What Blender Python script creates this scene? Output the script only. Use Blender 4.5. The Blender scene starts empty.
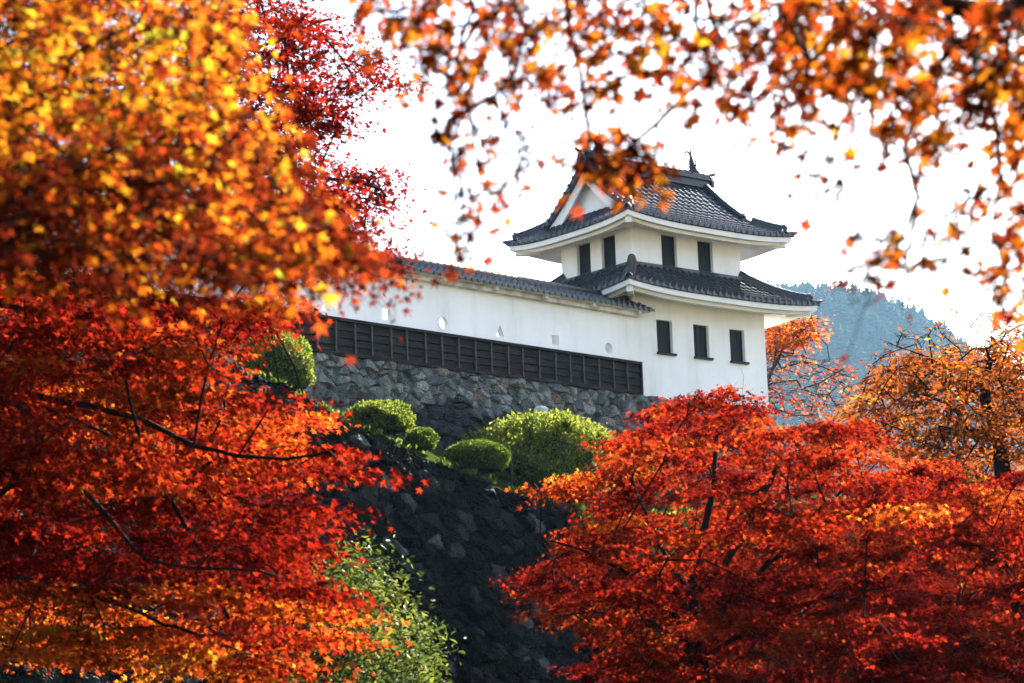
import bpy, bmesh, math, random
import numpy as np
from mathutils import Vector, Matrix

SC = bpy.context.scene
COL = SC.collection
RNG = np.random.default_rng(7)
random.seed(7)

# ------------------------------------------------------------------ camera
PITCH, ROLL, FPX, EYE = 0.1846, -0.0329, 2200.0, 1.6
_rt0 = np.array([1., 0, 0])
_up0 = np.array([0, -math.sin(PITCH), math.cos(PITCH)])
FW = np.array([0, math.cos(PITCH), math.sin(PITCH)])
RT = math.cos(ROLL) * _rt0 + math.sin(ROLL) * _up0
UP = -math.sin(ROLL) * _rt0 + math.cos(ROLL) * _up0
CAMP = np.array([0, 0, EYE])
cam = bpy.data.cameras.new('camera')
camo = bpy.data.objects.new('camera', cam)
COL.objects.link(camo)
camo.matrix_world = Matrix(((RT[0], UP[0], -FW[0], 0), (RT[1], UP[1], -FW[1], 0), (RT[2], UP[2], -FW[2], EYE), (0, 0, 0, 1)))
cam.sensor_width = 36
cam.lens = FPX * 36 / 1024
cam.clip_start = 0.1
cam.clip_end = 12000
cam.dof.use_dof = True
cam.dof.focus_distance = 66
cam.dof.aperture_fstop = 4.0
SC.camera = camo

# ------------------------------------------------------------------ light
SUN_AZ, SUN_EL = math.radians(36), math.radians(37)
world = bpy.data.worlds.new('World')
SC.world = world
world.use_nodes = True
wn = world.node_tree.nodes
sky = wn.new('ShaderNodeTexSky')
sky.sky_type = 'NISHITA'
sky.sun_disc = False
sky.sun_elevation = SUN_EL
sky.sun_rotation = SUN_AZ
sky.dust_density = 3.0
sky.ozone_density = 0.9
sky.air_density = 1.0
wn['Background'].inputs[1].default_value = 0.05
world.node_tree.links.new(sky.outputs[0], wn['Background'].inputs[0])
sun = bpy.data.lights.new('sun', 'SUN')
sun.energy = 5.0
sun.angle = math.radians(0.5)
sun.color = (1.0, 0.93, 0.83)
suno = bpy.data.objects.new('sun', sun)
COL.objects.link(suno)
sd = Vector((math.sin(SUN_AZ) * math.cos(SUN_EL), math.cos(SUN_AZ) * math.cos(SUN_EL), math.sin(SUN_EL)))
suno.rotation_euler = sd.to_track_quat('Z', 'Y').to_euler()
SC.view_settings.view_transform = 'Standard'
SC.view_settings.look = 'None'
SC.view_settings.gamma = 1
SC.view_settings.exposure = 3.3
SC.cycles.max_bounces = 8
SC.cycles.diffuse_bounces = 4
SC.cycles.transmission_bounces = 4
SC.cycles.volume_bounces = 0
SC.cycles.caustics_reflective = False
SC.cycles.caustics_refractive = False

# ------------------------------------------------------------------ helpers
def at(px, py, depth):
    """the place in the world seen at that spot of the photograph, that many metres ahead"""
    v = FW + RT * (px - 512) / FPX + UP * (341.5 - py) / FPX
    return CAMP + v * (depth / v[1])

def npmesh(name, V, F, mat=None, parent=None, attrs=None, smooth=False):
    """V (n,3); F a list of int arrays (m,k) of equal-sided faces"""
    if not isinstance(F, (list, tuple)):
        F = [F]
    me = bpy.data.meshes.new(name)
    V = np.asarray(V, np.float32)
    me.vertices.add(len(V))
    me.vertices.foreach_set('co', V.ravel())
    F = [np.asarray(f, np.int32) for f in F if len(f)]
    nl = sum(f.size for f in F)
    npoly = sum(len(f) for f in F)
    me.loops.add(nl)
    me.polygons.add(npoly)
    me.loops.foreach_set('vertex_index', np.concatenate([f.ravel() for f in F]))
    tot = np.concatenate([np.full(len(f), f.shape[1], np.int32) for f in F])
    me.polygons.foreach_set('loop_start', np.concatenate([[0], np.cumsum(tot)[:-1]]).astype(np.int32))
    me.polygons.foreach_set('use_smooth', np.full(npoly, bool(smooth)))
    for k, a in (attrs or {}).items():
        at_ = me.attributes.new(k, 'FLOAT', 'POINT')
        at_.data.foreach_set('value', np.asarray(a, np.float32))
    me.update(calc_edges=True)
    me.validate()
    if mat:
        me.materials.append(mat)
    o = bpy.data.objects.new(name, me)
    COL.objects.link(o)
    if parent:
        o.parent = parent
    return o

class MB:
    """gathers boxes, tubes and strips into one mesh"""
    def __init__(s):
        s.V, s.Q, s.T, s.n = [], [], [], 0
    def add(s, V, Q=(), T=()):
        V = np.asarray(V, float).reshape(-1, 3)
        if len(Q): s.Q.append(np.asarray(Q) + s.n)
        if len(T): s.T.append(np.asarray(T) + s.n)
        s.V.append(V); s.n += len(V)
    def box(s, c, h, R=None):
        c = np.asarray(c, float)
        v = np.array([[x, y, z] for x in (-1, 1) for y in (-1, 1) for z in (-1, 1)], float) * np.asarray(h)
        if R is not None: v = v @ np.asarray(R).T
        s.add(v + c, [[0, 1, 3, 2], [4, 6, 7, 5], [0, 4, 5, 1], [2, 3, 7, 6], [0, 2, 6, 4], [1, 5, 7, 3]])
    def grid(s, P):
        P = np.asarray(P, float); a, b = P.shape[:2]
        i = np.arange(a * b).reshape(a, b)
        s.add(P.reshape(-1, 3), np.stack([i[:-1, :-1], i[1:, :-1], i[1:, 1:], i[:-1, 1:]], -1).reshape(-1, 4))
    def sweep(s, path, prof, closed=True, cap=True, side=None, scale=None):
        """prof: (k,2) of (sideways, up) carried along the path"""
        path = np.asarray(path, float); prof = np.asarray(prof, float)
        t = np.gradient(path, axis=0); t /= np.linalg.norm(t, axis=1, keepdims=True)
        up = np.array([0, 0, 1.])
        sd_ = np.cross(t, up) if side is None else np.tile(side, (len(path), 1))
        sd_ /= np.maximum(np.linalg.norm(sd_, axis=1, keepdims=True), 1e-6)
        u = np.cross(sd_, t)
        sc = np.ones(len(path)) if scale is None else np.asarray(scale)
        P = path[:, None] + (sd_[:, None] * prof[None, :, :1] + u[:, None] * prof[None, :, 1:]) * sc[:, None, None]
        if closed: P = np.concatenate([P, P[:, :1]], 1)
        n0 = s.n
        s.grid(P)
        k = P.shape[1]
        if cap and closed:
            for r in (0, len(path) - 1):
                c = P[r, :-1].mean(0); m = k - 1
                s.add(np.vstack([P[r, :-1], c]), T=[[j, (j + 1) % m, m] for j in range(m)])
    def tube(s, path, rad, k=6):
        a = np.linspace(0, 2 * np.pi, k, endpoint=False)
        path = np.asarray(path, float)
        d = path[-1] - path[0]
        side = np.cross(d, [0, 0, 1.]) if abs(d[2]) < .95 * np.linalg.norm(d) else np.array([1., 0, 0])
        s.sweep(path, np.stack([np.cos(a), np.sin(a)], 1), side=side, scale=np.broadcast_to(rad, len(path)))
    def disc(s, c, n, r, t, k=10):
        n = np.asarray(n, float) / np.linalg.norm(n)
        s.tube([np.asarray(c) - n * t / 2, np.asarray(c) + n * t / 2], r, k)
    def build(s, name, mat, parent=None, smooth=False):
        V = np.concatenate(s.V) if s.V else np.zeros((0, 3))
        F = []
        if s.Q: F.append(np.concatenate(s.Q))
        if s.T: F.append(np.concatenate(s.T))
        return npmesh(name, V, F, mat, parent, smooth=smooth)

def tag(o, label=None, cat=None, group=None, kind=None):
    for k, v in (('label', label), ('category', cat), ('group', group), ('kind', kind)):
        if v: o[k] = v
    return o

def thing(name, label, cat, loc=(0, 0, 0), rz=0, group=None):
    o = bpy.data.objects.new(name, None)
    o.empty_display_size = .3
    COL.objects.link(o)
    o.location = loc
    o.rotation_euler = (0, 0, rz)
    return tag(o, label, cat, group)

def smooth01(t):
    t = np.clip(t, 0, 1)
    return t * t * (3 - 2 * t)

# ------------------------------------------------------------------ materials
def mat_new(name):
    m = bpy.data.materials.new(name)
    m.use_nodes = True
    nt = m.node_tree
    return m, nt, nt.nodes['Principled BSDF'], nt.nodes, nt.links

def ramp(nodes, stops):
    r = nodes.new('ShaderNodeValToRGB')
    e = r.color_ramp.elements
    while len(e) > 1: e.remove(e[0])
    e[0].position = stops[0][0]; e[0].color = (*stops[0][1], 1)
    for p, c in stops[1:]:
        k = e.new(p); k.color = (*c, 1)
    return r

def noise(nodes, links, scale, detail=6, rough=.6, coord='Object', stretch=None):
    tc = nodes.new('ShaderNodeTexCoord')
    n = nodes.new('ShaderNodeTexNoise')
    n.inputs['Scale'].default_value = scale
    n.inputs['Detail'].default_value = detail
    n.inputs['Roughness'].default_value = rough
    if stretch:
        mp = nodes.new('ShaderNodeMapping')
        mp.inputs['Scale'].default_value = stretch
        links.new(tc.outputs[coord], mp.inputs[0]); links.new(mp.outputs[0], n.inputs['Vector'])
    else:
        links.new(tc.outputs[coord], n.inputs['Vector'])
    return n

def mixc(nodes, links, fac, a, b, typ='MIX'):
    m = nodes.new('ShaderNodeMix'); m.data_type = 'RGBA'; m.blend_type = typ
    for sock, v in ((m.inputs[0], fac), (m.inputs[6], a), (m.inputs[7], b)):
        if isinstance(v, (int, float)): sock.default_value = v
        elif isinstance(v, tuple): sock.default_value = (*v, 1)
        else: links.new(v, sock)
    return m.outputs[2]

def bump(nodes, links, bsdf, h, strength=.3, dist=.02):
    b = nodes.new('ShaderNodeBump')
    b.inputs['Strength'].default_value = strength
    b.inputs['Distance'].default_value = dist
    links.new(h, b.inputs['Height']); links.new(b.outputs[0], bsdf.inputs['Normal'])

def simple_mat(name, stops, scale=4, rough=.8, bmp=.2, stretch=None, detail=6, spec=.3, dist=.02):
    m, nt, b, N, L = mat_new(name)
    n = noise(N, L, scale, detail, stretch=stretch)
    r = ramp(N, stops)
    L.new(n.outputs[0], r.inputs[0]); L.new(r.outputs[0], b.inputs['Base Color'])
    b.inputs['Roughness'].default_value = rough
    b.inputs['Specular IOR Level'].default_value = spec
    if bmp: bump(N, L, b, n.outputs[0], bmp, dist)
    return m

def plaster_mat():
    m, nt, b, N, L = mat_new('white_plaster')
    n1 = noise(N, L, .7, 5); n2 = noise(N, L, 1.4, 6, stretch=(1, 1, .12)); n3 = noise(N, L, 30, 4)
    r1 = ramp(N, [(.35, (.79, .785, .765)), (.6, (.855, .85, .835))])
    L.new(n1.outputs[0], r1.inputs[0])
    r2 = ramp(N, [(.28, (.70, .68, .64)), (.40, (.93, .925, .91)), (.52, (1, 1, 1))])
    L.new(n2.outputs[0], r2.inputs[0])
    c = mixc(N, L, .95, r1.outputs[0], r2.outputs[0], 'MULTIPLY')
    L.new(c, b.inputs['Base Color'])
    b.inputs['Roughness'].default_value = .9
    bump(N, L, b, n3.outputs[0], .12, .01)
    return m

def tile_mat():
    m, nt, b, N, L = mat_new('roof_tile')
    a = N.new('ShaderNodeAttribute'); a.attribute_name = 'tone'
    r = ramp(N, [(0, (.0104, .0143, .0221)), (.5, (.0247, .0325, .0481)), (.85, (.0494, .0624, .0858)), (1, (.0975, .1105, .1300))])
    L.new(a.outputs['Fac'], r.inputs[0])
    n = noise(N, L, 3.5, 7)
    r2 = ramp(N, [(.35, (.45, .47, .45)), (.6, (1, 1, 1))])
    L.new(n.outputs[0], r2.inputs[0])
    L.new(mixc(N, L, .9, r.outputs[0], r2.outputs[0], 'MULTIPLY'), b.inputs['Base Color'])
    rr = N.new('ShaderNodeMapRange'); L.new(n.outputs[0], rr.inputs[0])
    rr.inputs[3].default_value = .28; rr.inputs[4].default_value = .52
    L.new(rr.outputs[0], b.inputs['Roughness'])
    b.inputs['Specular IOR Level'].default_value = .55
    n3 = noise(N, L, 40, 3); bump(N, L, b, n3.outputs[0], .15, .01)
    return m

def stone_mat(name, tones, moss, lichen=.5, dark=None, grey=1., mosscol=(.03, .04, .012)):
    m, nt, b, N, L = mat_new(name)
    a = N.new('ShaderNodeAttribute'); a.attribute_name = 'stone'
    r = ramp(N, tones); L.new(a.outputs['Fac'], r.inputs[0])
    n1 = noise(N, L, 5, 8, .7); n2 = noise(N, L, 1.1, 6); n3 = noise(N, L, 18, 6, .7)
    r1 = ramp(N, [(.3, (.45, .45, .45)), (.65, (1.25, 1.25, 1.2))])
    L.new(n1.outputs[0], r1.inputs[0])
    c = mixc(N, L, .85, r.outputs[0], r1.outputs[0], 'MULTIPLY')
    rl = ramp(N, [(.60, (0, 0, 0)), (.66, (1, 1, 1))]); L.new(n3.outputs[0], rl.inputs[0])
    ml = N.new('ShaderNodeMath'); ml.operation = 'MULTIPLY'; ml.inputs[1].default_value = lichen
    L.new(rl.outputs[0], ml.inputs[0])
    c = mixc(N, L, ml.outputs[0], c, (.30 * grey, .31 * grey, .30 * grey))
    if dark:          # stone colour darkens low on the wall
        ad = N.new('ShaderNodeAttribute'); ad.attribute_name = 'low_dark'
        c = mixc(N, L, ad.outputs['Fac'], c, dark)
    rm = ramp(N, [(.52, (0, 0, 0)), (.64, (1, 1, 1))]); L.new(n2.outputs[0], rm.inputs[0])
    mm = N.new('ShaderNodeMath'); mm.operation = 'MULTIPLY'; mm.inputs[1].default_value = moss
    L.new(rm.outputs[0], mm.inputs[0])
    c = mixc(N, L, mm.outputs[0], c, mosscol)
    L.new(c, b.inputs['Base Color'])
    b.inputs['Roughness'].default_value = .85
    b.inputs['Specular IOR Level'].default_value = .06
    bump(N, L, b, n3.outputs[0], .6, .05)
    return m

def leaf_mat(name, stops, trans=.5, rough=.6, spec=0, tgain=1.0, refl=.4):
    m, nt, b, N, L = mat_new(name)
    a = N.new('ShaderNodeAttribute'); a.attribute_name = 'tint'
    r = ramp(N, stops); L.new(a.outputs['Fac'], r.inputs[0])
    col = mixc(N, L, 1.0, r.outputs[0], (refl, refl, refl), 'MULTIPLY')
    if spec:
        L.new(col, b.inputs['Base Color'])
        b.inputs['Roughness'].default_value = rough
        b.inputs['Specular IOR Level'].default_value = spec
    else:
        N.remove(b)
        b = N.new('ShaderNodeBsdfDiffuse'); L.new(col, b.inputs['Color'])
    t = N.new('ShaderNodeBsdfTranslucent')
    g = N.new('ShaderNodeGamma'); g.inputs[1].default_value = tgain
    L.new(r.outputs[0], g.inputs[0]); L.new(g.outputs[0], t.inputs[0])
    mx = N.new('ShaderNodeMixShader'); mx.inputs[0].default_value = trans
    L.new(b.outputs[0], mx.inputs[1]); L.new(t.outputs[0], mx.inputs[2])
    L.new(mx.outputs[0], N['Material Output'].inputs[0])
    return m

M = {}
M['plaster'] = plaster_mat()
M['eave'] = simple_mat('eave_plaster', [(.35, (.74, .73, .70)), (.6, (.82, .81, .79))], 1.5, .85, .08)
M['old_eave'] = simple_mat('weathered_eave', [(.38, (.40, .37, .33)), (.6, (.68, .66, .62))], 2.2, .9, .15)
M['tile'] = tile_mat()
M['shutter'] = simple_mat('dark_shutter', [(.3, (.006, .007, .010)), (.7, (.012, .014, .019))], 3, .45, .1, stretch=(6, 6, .3), spec=.12)
M['board'] = simple_mat('black_board', [(.3, (.005, .0045, .0045)), (.52, (.012, .0105, .0102)), (.70, (.05, .045, .043))], 2.5, .75, .3, stretch=(.5, .5, 9), spec=.1)
M['batten'] = simple_mat('grey_batten', [(.3, (.0270, .0258, .0258)), (.7, (.0780, .0720, .0708))], 3, .75, .2)
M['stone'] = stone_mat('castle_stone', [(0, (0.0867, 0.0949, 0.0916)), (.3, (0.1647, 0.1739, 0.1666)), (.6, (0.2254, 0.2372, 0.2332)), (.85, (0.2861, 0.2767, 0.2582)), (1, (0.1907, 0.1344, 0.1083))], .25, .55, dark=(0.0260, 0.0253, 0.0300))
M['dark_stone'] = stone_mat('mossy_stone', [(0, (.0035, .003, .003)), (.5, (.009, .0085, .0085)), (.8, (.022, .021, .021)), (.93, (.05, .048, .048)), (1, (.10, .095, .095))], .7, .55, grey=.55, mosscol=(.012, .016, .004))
M['bark'] = simple_mat('dark_bark', [(.3, (.004, .003, .0025)), (.7, (.012, .008, .006))], 9, .95, .4, stretch=(1, 1, .3), spec=.02)
M['grey_bark'] = simple_mat('grey_bark', [(.3, (.015, .013, .012)), (.7, (.045, .04, .035))], 9, .95, .4, stretch=(1, 1, .3), spec=.05)
M['earth'] = simple_mat('leaf_litter', [(.3, (.0072, .0064, .0040)), (.55, (.0140, .0140, .0060)), (.75, (.0280, .0160, .0080))], 2.0, .95, .5, spec=0)
M['valley'] = simple_mat('bounce_valley', [(.3, (.14, .125, .09)), (.55, (.21, .19, .145)), (.75, (.29, .275, .23))], .05, .95, 0, spec=0)  # pale so the unseen far ground throws sunlight up at walls and soffits
M['turf'] = simple_mat('mossy_turf', [(.3, (.0096, .0144, .0036)), (.55, (.0180, .0270, .0060)), (.75, (.0300, .0300, .0120))], 3.0, .95, .5, spec=0)
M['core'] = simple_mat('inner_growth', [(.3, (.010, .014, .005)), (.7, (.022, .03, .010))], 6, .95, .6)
RED = [(0, (.030, .0015, .0015)), (.25, (.085, .003, .002)), (.5, (.20, .012, .003)), (.72, (.32, .048, .005)), (.88, (.38, .12, .009)), (1, (.40, .20, .016))]
M['red_leaf'] = leaf_mat('red_leaf', RED, .6)
GOLD = [(0, (.055, .006, .002)), (.2, (.15, .018, .003)), (.42, (.27, .060, .004)), (.65, (.34, .125, .006)), (.85, (.36, .20, .010)), (1, (.16, .15, .012))]
M['gold_leaf'] = leaf_mat('gold_leaf', GOLD, .72)
BRONZE = [(0, (.07, .012, .004)), (.3, (.19, .036, .006)), (.6, (.27, .078, .010)), (.85, (.30, .13, .016)), (1, (.17, .16, .025))]
M['bronze_leaf'] = leaf_mat('bronze_leaf', BRONZE, .5)
GREEN = [(0, (.014, .030, .005)), (.4, (.042, .070, .009)), (.75, (.125, .155, .020)), (1, (.24, .25, .034))]
M['green_leaf'] = leaf_mat('green_leaf', GREEN, .5, .5, 0, refl=1)
M['gloss_leaf'] = leaf_mat('glossy_leaf', [(0, (.012, .022, .005)), (.5, (.045, .065, .010)), (1, (.16, .17, .022))], .45, .5, .04, refl=1)
def forest_mat():
    m, nt, b, N, L = mat_new('mixed_forest')
    a = N.new('ShaderNodeAttribute'); a.attribute_name = 'tone'
    r = ramp(N, [(0, (.010, .024, .012)), (.45, (.03, .055, .022)), (.8, (.06, .075, .025)), (.9, (.20, .07, .03)), (1, (.26, .12, .05))])
    L.new(a.outputs['Fac'], r.inputs[0]); L.new(r.outputs[0], b.inputs['Base Color'])
    b.inputs['Roughness'].default_value = 1; b.inputs['Specular IOR Level'].default_value = 0
    return m
M['conifer'] = forest_mat()
M['slope'] = simple_mat('mountain_soil', [(.3, (.014, .030, .014)), (.7, (.03, .05, .022))], .02, 1, 0, spec=0)

# ------------------------------------------------------------------ foliage engine
def leaf_outline(kind):
    if kind == 'maple':
        ang = np.radians([180, 128, 100, 72, 52, 36, 18, 0, -18, -36, -52, -72, -100, -128])
        rad = np.array([.12, .40, .62, .38, .88, .92, .42, 1.08, .42, .92, .88, .38, .62, .40])
        ang = np.radians([180, 118, 84, 46, 22, 0, -22, -46, -84, -118])
        rad = np.array([.15, .62, .32, .96, .38, 1.1, .38, .96, .32, .62])
        p = np.stack([rad * np.cos(ang), rad * np.sin(ang), -.16 * rad ** 2], 1)
        return np.vstack([[0, 0, .04], p]), np.array([[0, i + 1, (i + 1) % 10 + 1] for i in range(10)])
    if kind == 'oval':
        p = np.array([[-1, 0, 0], [-.35, .42, .10], [.4, .40, .08], [1.05, 0, -.14], [.4, -.40, .08], [-.35, -.42, .10]])
        return p, np.array([[0, 1, 2, 3], [0, 3, 4, 5]])
    p = np.array([[-1, 0, 0], [0, .5, .1], [1, 0, -.1], [0, -.5, .1]])
    return p, np.array([[0, 1, 2, 3]])

def leaf_mesh(name, P, D, N, size, tint, mat, parent, kind='maple'):
    """P places, D tip directions, N upward normals, one leaf each"""
    o, f = leaf_outline(kind)
    n = len(P)
    D = D / np.linalg.norm(D, axis=1, keepdims=True)
    S = np.cross(N, D); S /= np.maximum(np.linalg.norm(S, axis=1, keepdims=True), 1e-6)
    N = np.cross(D, S)
    sz = (size * RNG.uniform(.6, 1.15, n) * .72)[:, None, None]
    wid = RNG.uniform(.8, 1.05, n)[:, None, None]
    curl = RNG.uniform(-.3, 2.6, n)[:, None, None]
    V = P[:, None] + sz * (D[:, None] * o[None, :, :1] + wid * S[:, None] * o[None, :, 1:2] + curl * N[:, None] * o[None, :, 2:])
    k = len(o)
    F = (f[None] + (np.arange(n) * k)[:, None, None]).reshape(-1, f.shape[1])
    return npmesh(name, V.reshape(-1, 3), F, mat, parent, {'tint': np.repeat(np.clip(tint, 0, 1), k)})

def inside(poly, pts):
    x, y = pts[:, 0], pts[:, 1]
    r = np.zeros(len(pts), bool)
    j = len(poly) - 1
    for i in range(len(poly)):
        xi, yi = poly[i]; xj, yj = poly[j]
        c = ((yi > y) != (yj > y)) & (x < (xj - xi) * (y - yi) / ((yj - yi) or 1e-9) + xi)
        r ^= c; j = i
    return r

def scatter(poly, n, gap, rng):
    """n spots inside an outline no closer than gap"""
    poly = np.array(poly, float)
    lo, hi = poly.min(0), poly.max(0)
    out = []
    tries = 0
    while len(out) < n and tries < 60:
        c = rng.uniform(lo, hi, (400, 2)); c = c[inside(poly, c)]
        for p in c:
            if all((p[0] - q[0]) ** 2 + (p[1] - q[1]) ** 2 > gap * gap for q in out[-600:]):
                out.append(p)
                if len(out) >= n: break
        tries += 1
    return np.array(out)

def branches(trunk, radii, ends, rng, step=.35, wander=.07, reach=.4, sag=.08, tip=.006, pw=2.2, limbs=()):
    """a skeleton: trunk line first, then each end joins the nearest limb. Returns nodes, parents, radii"""
    nodes = [np.array(trunk[0], float)]; par = [-1]; plen = [0.]; floor_r = [radii[0]]
    tp = [np.array(p, float) for p in trunk]
    for q in range(len(tp) - 1):
        a, b = tp[q], tp[q + 1]; p0 = tp[max(q - 1, 0)]; p3 = tp[min(q + 2, len(tp) - 1)]
        m = max(2, int(np.linalg.norm(b - a) / min(step, .25)))
        for i in range(1, m + 1):
            t = i / m
            p = .5 * (2 * a + (b - p0) * t + (2 * p0 - 5 * a + 4 * b - p3) * t * t + (3 * a - p0 - 3 * b + p3) * t ** 3)
            nodes.append(p + rng.normal(0, .006, 3)); par.append(len(nodes) - 2); plen.append(0.)
            floor_r.append(radii[q] + (radii[q + 1] - radii[q]) * t)
    for pts, r0, r1 in limbs:          # main limbs leave the trunk and sweep through the crown
        pts = [np.array(p, float) for p in pts]
        k0 = int(np.argmin(np.linalg.norm(np.array(nodes) - pts[0], axis=1) + .0))
        cps = [nodes[k0]] + pts
        tot = sum(np.linalg.norm(b - a) for a, b in zip(cps[:-1], cps[1:])); run = 0.; prev = k0
        for q, (a, b) in enumerate(zip(cps[:-1], cps[1:])):
            p0 = cps[max(q - 1, 0)]; p3 = cps[min(q + 2, len(cps) - 1)]
            d = np.linalg.norm(b - a); m = max(1, int(d / (step * .6)))
            for i in range(1, m + 1):
                t = i / m
                p = .5 * (2 * a + (b - p0) * t + (2 * p0 - 5 * a + 4 * b - p3) * t * t + (3 * a - p0 - 3 * b + p3) * t ** 3)
                nodes.append(p + rng.normal(0, .012, 3)); par.append(prev); prev = len(nodes) - 1
                run += d / m; plen.append(run * .4); floor_r.append(r0 + (r1 - r0) * run / tot)
    A = np.array(nodes)
    order = np.argsort([np.min(np.linalg.norm(A - e, axis=1)) for e in ends])
    end_node = {}
    for ei in order:
        e = ends[ei]
        A = np.array(nodes)
        cost = np.linalg.norm(A - e, axis=1) + reach * np.array(plen)
        j = int(np.argmin(cost))
        d = np.linalg.norm(e - A[j])
        m = max(1, int(d / step))
        mid = rng.normal(0, wander * d, 3) + np.array([0, 0, sag * d])
        prev = j
        for i in range(1, m + 1):
            t = i / m
            p = A[j] + (e - A[j]) * t + mid * 4 * t * (1 - t) + rng.normal(0, wander * .25, 3) * (i < m) * step
            nodes.append(p); par.append(prev); prev = len(nodes) - 1
            plen.append(plen[par[-1]] + d / m); floor_r.append(0)
        end_node[ei] = prev
    nodes = np.array(nodes); par = np.array(par)
    acc = np.zeros(len(nodes)); leafy = np.ones(len(nodes), bool); leafy[par[par >= 0]] = False
    acc[leafy] = tip ** pw
    for i in range(len(nodes) - 1, 0, -1):
        acc[par[i]] += acc[i]
    rad = np.maximum(acc ** (1 / pw), np.array(floor_r))
    return nodes, par, rad

def stick_mesh(name, A, B, ra, rb, mat, parent, k=5):
    """many tapered sticks from A to B in one mesh (the limbs of one tree)"""
    d = B - A
    L = np.linalg.norm(d, axis=1, keepdims=True); d = d / np.maximum(L, 1e-6)
    ref = np.where(np.abs(d[:, 2:]) > .9, [[1., 0, 0]], [[0, 0, 1.]])
    s = np.cross(d, ref); s /= np.linalg.norm(s, axis=1, keepdims=True); u = np.cross(s, d)
    a = np.linspace(0, 2 * np.pi, k, endpoint=False)
    ring = s[:, None] * np.cos(a)[None, :, None] + u[:, None] * np.sin(a)[None, :, None]
    V = np.concatenate([A[:, None] + ring * ra[:, None, None], B[:, None] + d[:, None] * rb[:, None, None] * .3 + ring * rb[:, None, None]], 1)
    n = len(A)
    i = np.arange(k)
    f = np.stack([i, (i + 1) % k, (i + 1) % k + k, i + k], 1)
    F = (f[None] + (np.arange(n) * 2 * k)[:, None, None]).reshape(-1, 4)
    return npmesh(name, V.reshape(-1, 3), F, mat, parent, smooth=True)

def foliage(pads, leaf, rng, droop=.35, tilt=.5, twig_n=7, hang=0., spread=.5, upbias=1.0):
    """pads: list of (centre, outward direction, radius, thickness, leaves, tint, tintjit). Leaves sit along fine twigs.
       Returns leaf arrays and twig sticks"""
    P, D, N, T, TA, TB = [], [], [], [], [], []
    for c, out, r, th, n, tint, jit in pads:
        out = np.array([out[0], out[1], 0.]); out /= max(np.linalg.norm(out), 1e-6)
        base = math.atan2(out[1], out[0])
        ang = base + rng.normal(0, 1.0, twig_n)
        ln = r * rng.uniform(.55, 1.15, twig_n)
        rise = rng.normal(0, th / r if r > 0 else .2, twig_n) * .8
        dirs = np.stack([np.cos(ang), np.sin(ang), rise - droop * .25], 1)
        start = c - out * r * .45 + rng.normal(0, th * .5, (twig_n, 3)) * [1, 1, 1]
        m = max(1, n // twig_n)
        t = rng.uniform(.12, 1.0, (twig_n, m)) ** .8
        L_ = ln[:, None]
        pos = start[:, None] + dirs[:, None] * (t * L_)[..., None]
        pos[..., 2] -= droop * .35 * (t * L_) ** 2 / max(r, .1) + hang * t * L_
        side = rng.normal(0, 1, (twig_n, m, 3)) * [spread * r * .55, spread * r * .55, th * .55]
        pos = pos + side * (.35 + .65 * t[..., None])
        d = dirs[:, None] + rng.normal(0, .9, (twig_n, m, 3)) * [1, 1, .45]
        d[..., 2] -= .45
        nn = np.array([0, 0, upbias]) + rng.normal(0, tilt * 1.25, (twig_n, m, 3))
        P.append(pos.reshape(-1, 3)); D.append(d.reshape(-1, 3)); N.append(nn.reshape(-1, 3))
        T.append(tint + rng.normal(0, jit, twig_n * m))
        e = start + dirs * ln[:, None] * .95
        e[:, 2] -= droop * .35 * ln ** 2 / max(r, .1) + hang * ln
        TA.append(start); TB.append(e)
        TA.append(np.repeat(c[None] - out * r * .3, twig_n, 0)); TB.append(start)
    return map(np.concatenate, (P, D, N, T, TA, TB))

def make_tree(name, label, cat, trunk, radii, pads, leaf, leafmat, barkmat='bark', kind='maple', seed=1, group=None,
              step=.35, wander=.07, reach=.4, tip=.006, twig_r=.003, twig_n=7, droop=.35, tilt=.5, hang=0., spread=.5,
              crown='crown', extra_ends=(), upbias=1.0, pw=2.2, limbs=()):
    rng = np.random.default_rng(seed)
    root = thing(name, label, cat, tuple(trunk[0]), 0, group)
    off = np.array(trunk[0], float)
    ends = [p[0] for p in pads] + [np.array(e, float) for e in extra_ends]
    nodes, par, rad = branches(trunk, radii, ends, rng, step, wander, reach, tip=tip, pw=pw, limbs=limbs)
    P, D, N, T, TA, TB = foliage(pads, leaf, rng, droop, tilt, twig_n, hang, spread, upbias)
    i = np.arange(1, len(nodes))
    A = np.concatenate([nodes[par[i]], TA]); B = np.concatenate([nodes[i], TB])
    ra = np.concatenate([np.minimum(rad[par[i]], rad[i] * 1.25), np.full(len(TA), twig_r)])
    rb = np.concatenate([rad[i], np.full(len(TA), twig_r * .7)])
    stick_mesh('trunk', A - off, B - off, ra, rb, M[barkmat], root, 6 if leaf > .05 else 5)
    leaf_mesh(crown, P - off, D, N, leaf, T, M[leafmat], root, kind)
    return root

def pads_in(poly, n, gap, depth, r, th, leaves, tintf, centre, seed, jit=.12, leafvar=.4):
    rng = np.random.default_rng(seed)
    out = []
    for p in scatter(poly, n, gap, rng):
        d = rng.uniform(*depth)
        c = at(p[0], p[1], d)
        o = c - np.array(centre)
        rr = r * rng.uniform(.7, 1.3)
        out.append((c, o, rr, th * rng.uniform(.7, 1.4), max(3, int(leaves * (rr / r) ** 1.5 * rng.uniform(1 - leafvar, 1 + leafvar))),
                    tintf(p[0], p[1], rng), jit))
    return out

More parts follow.
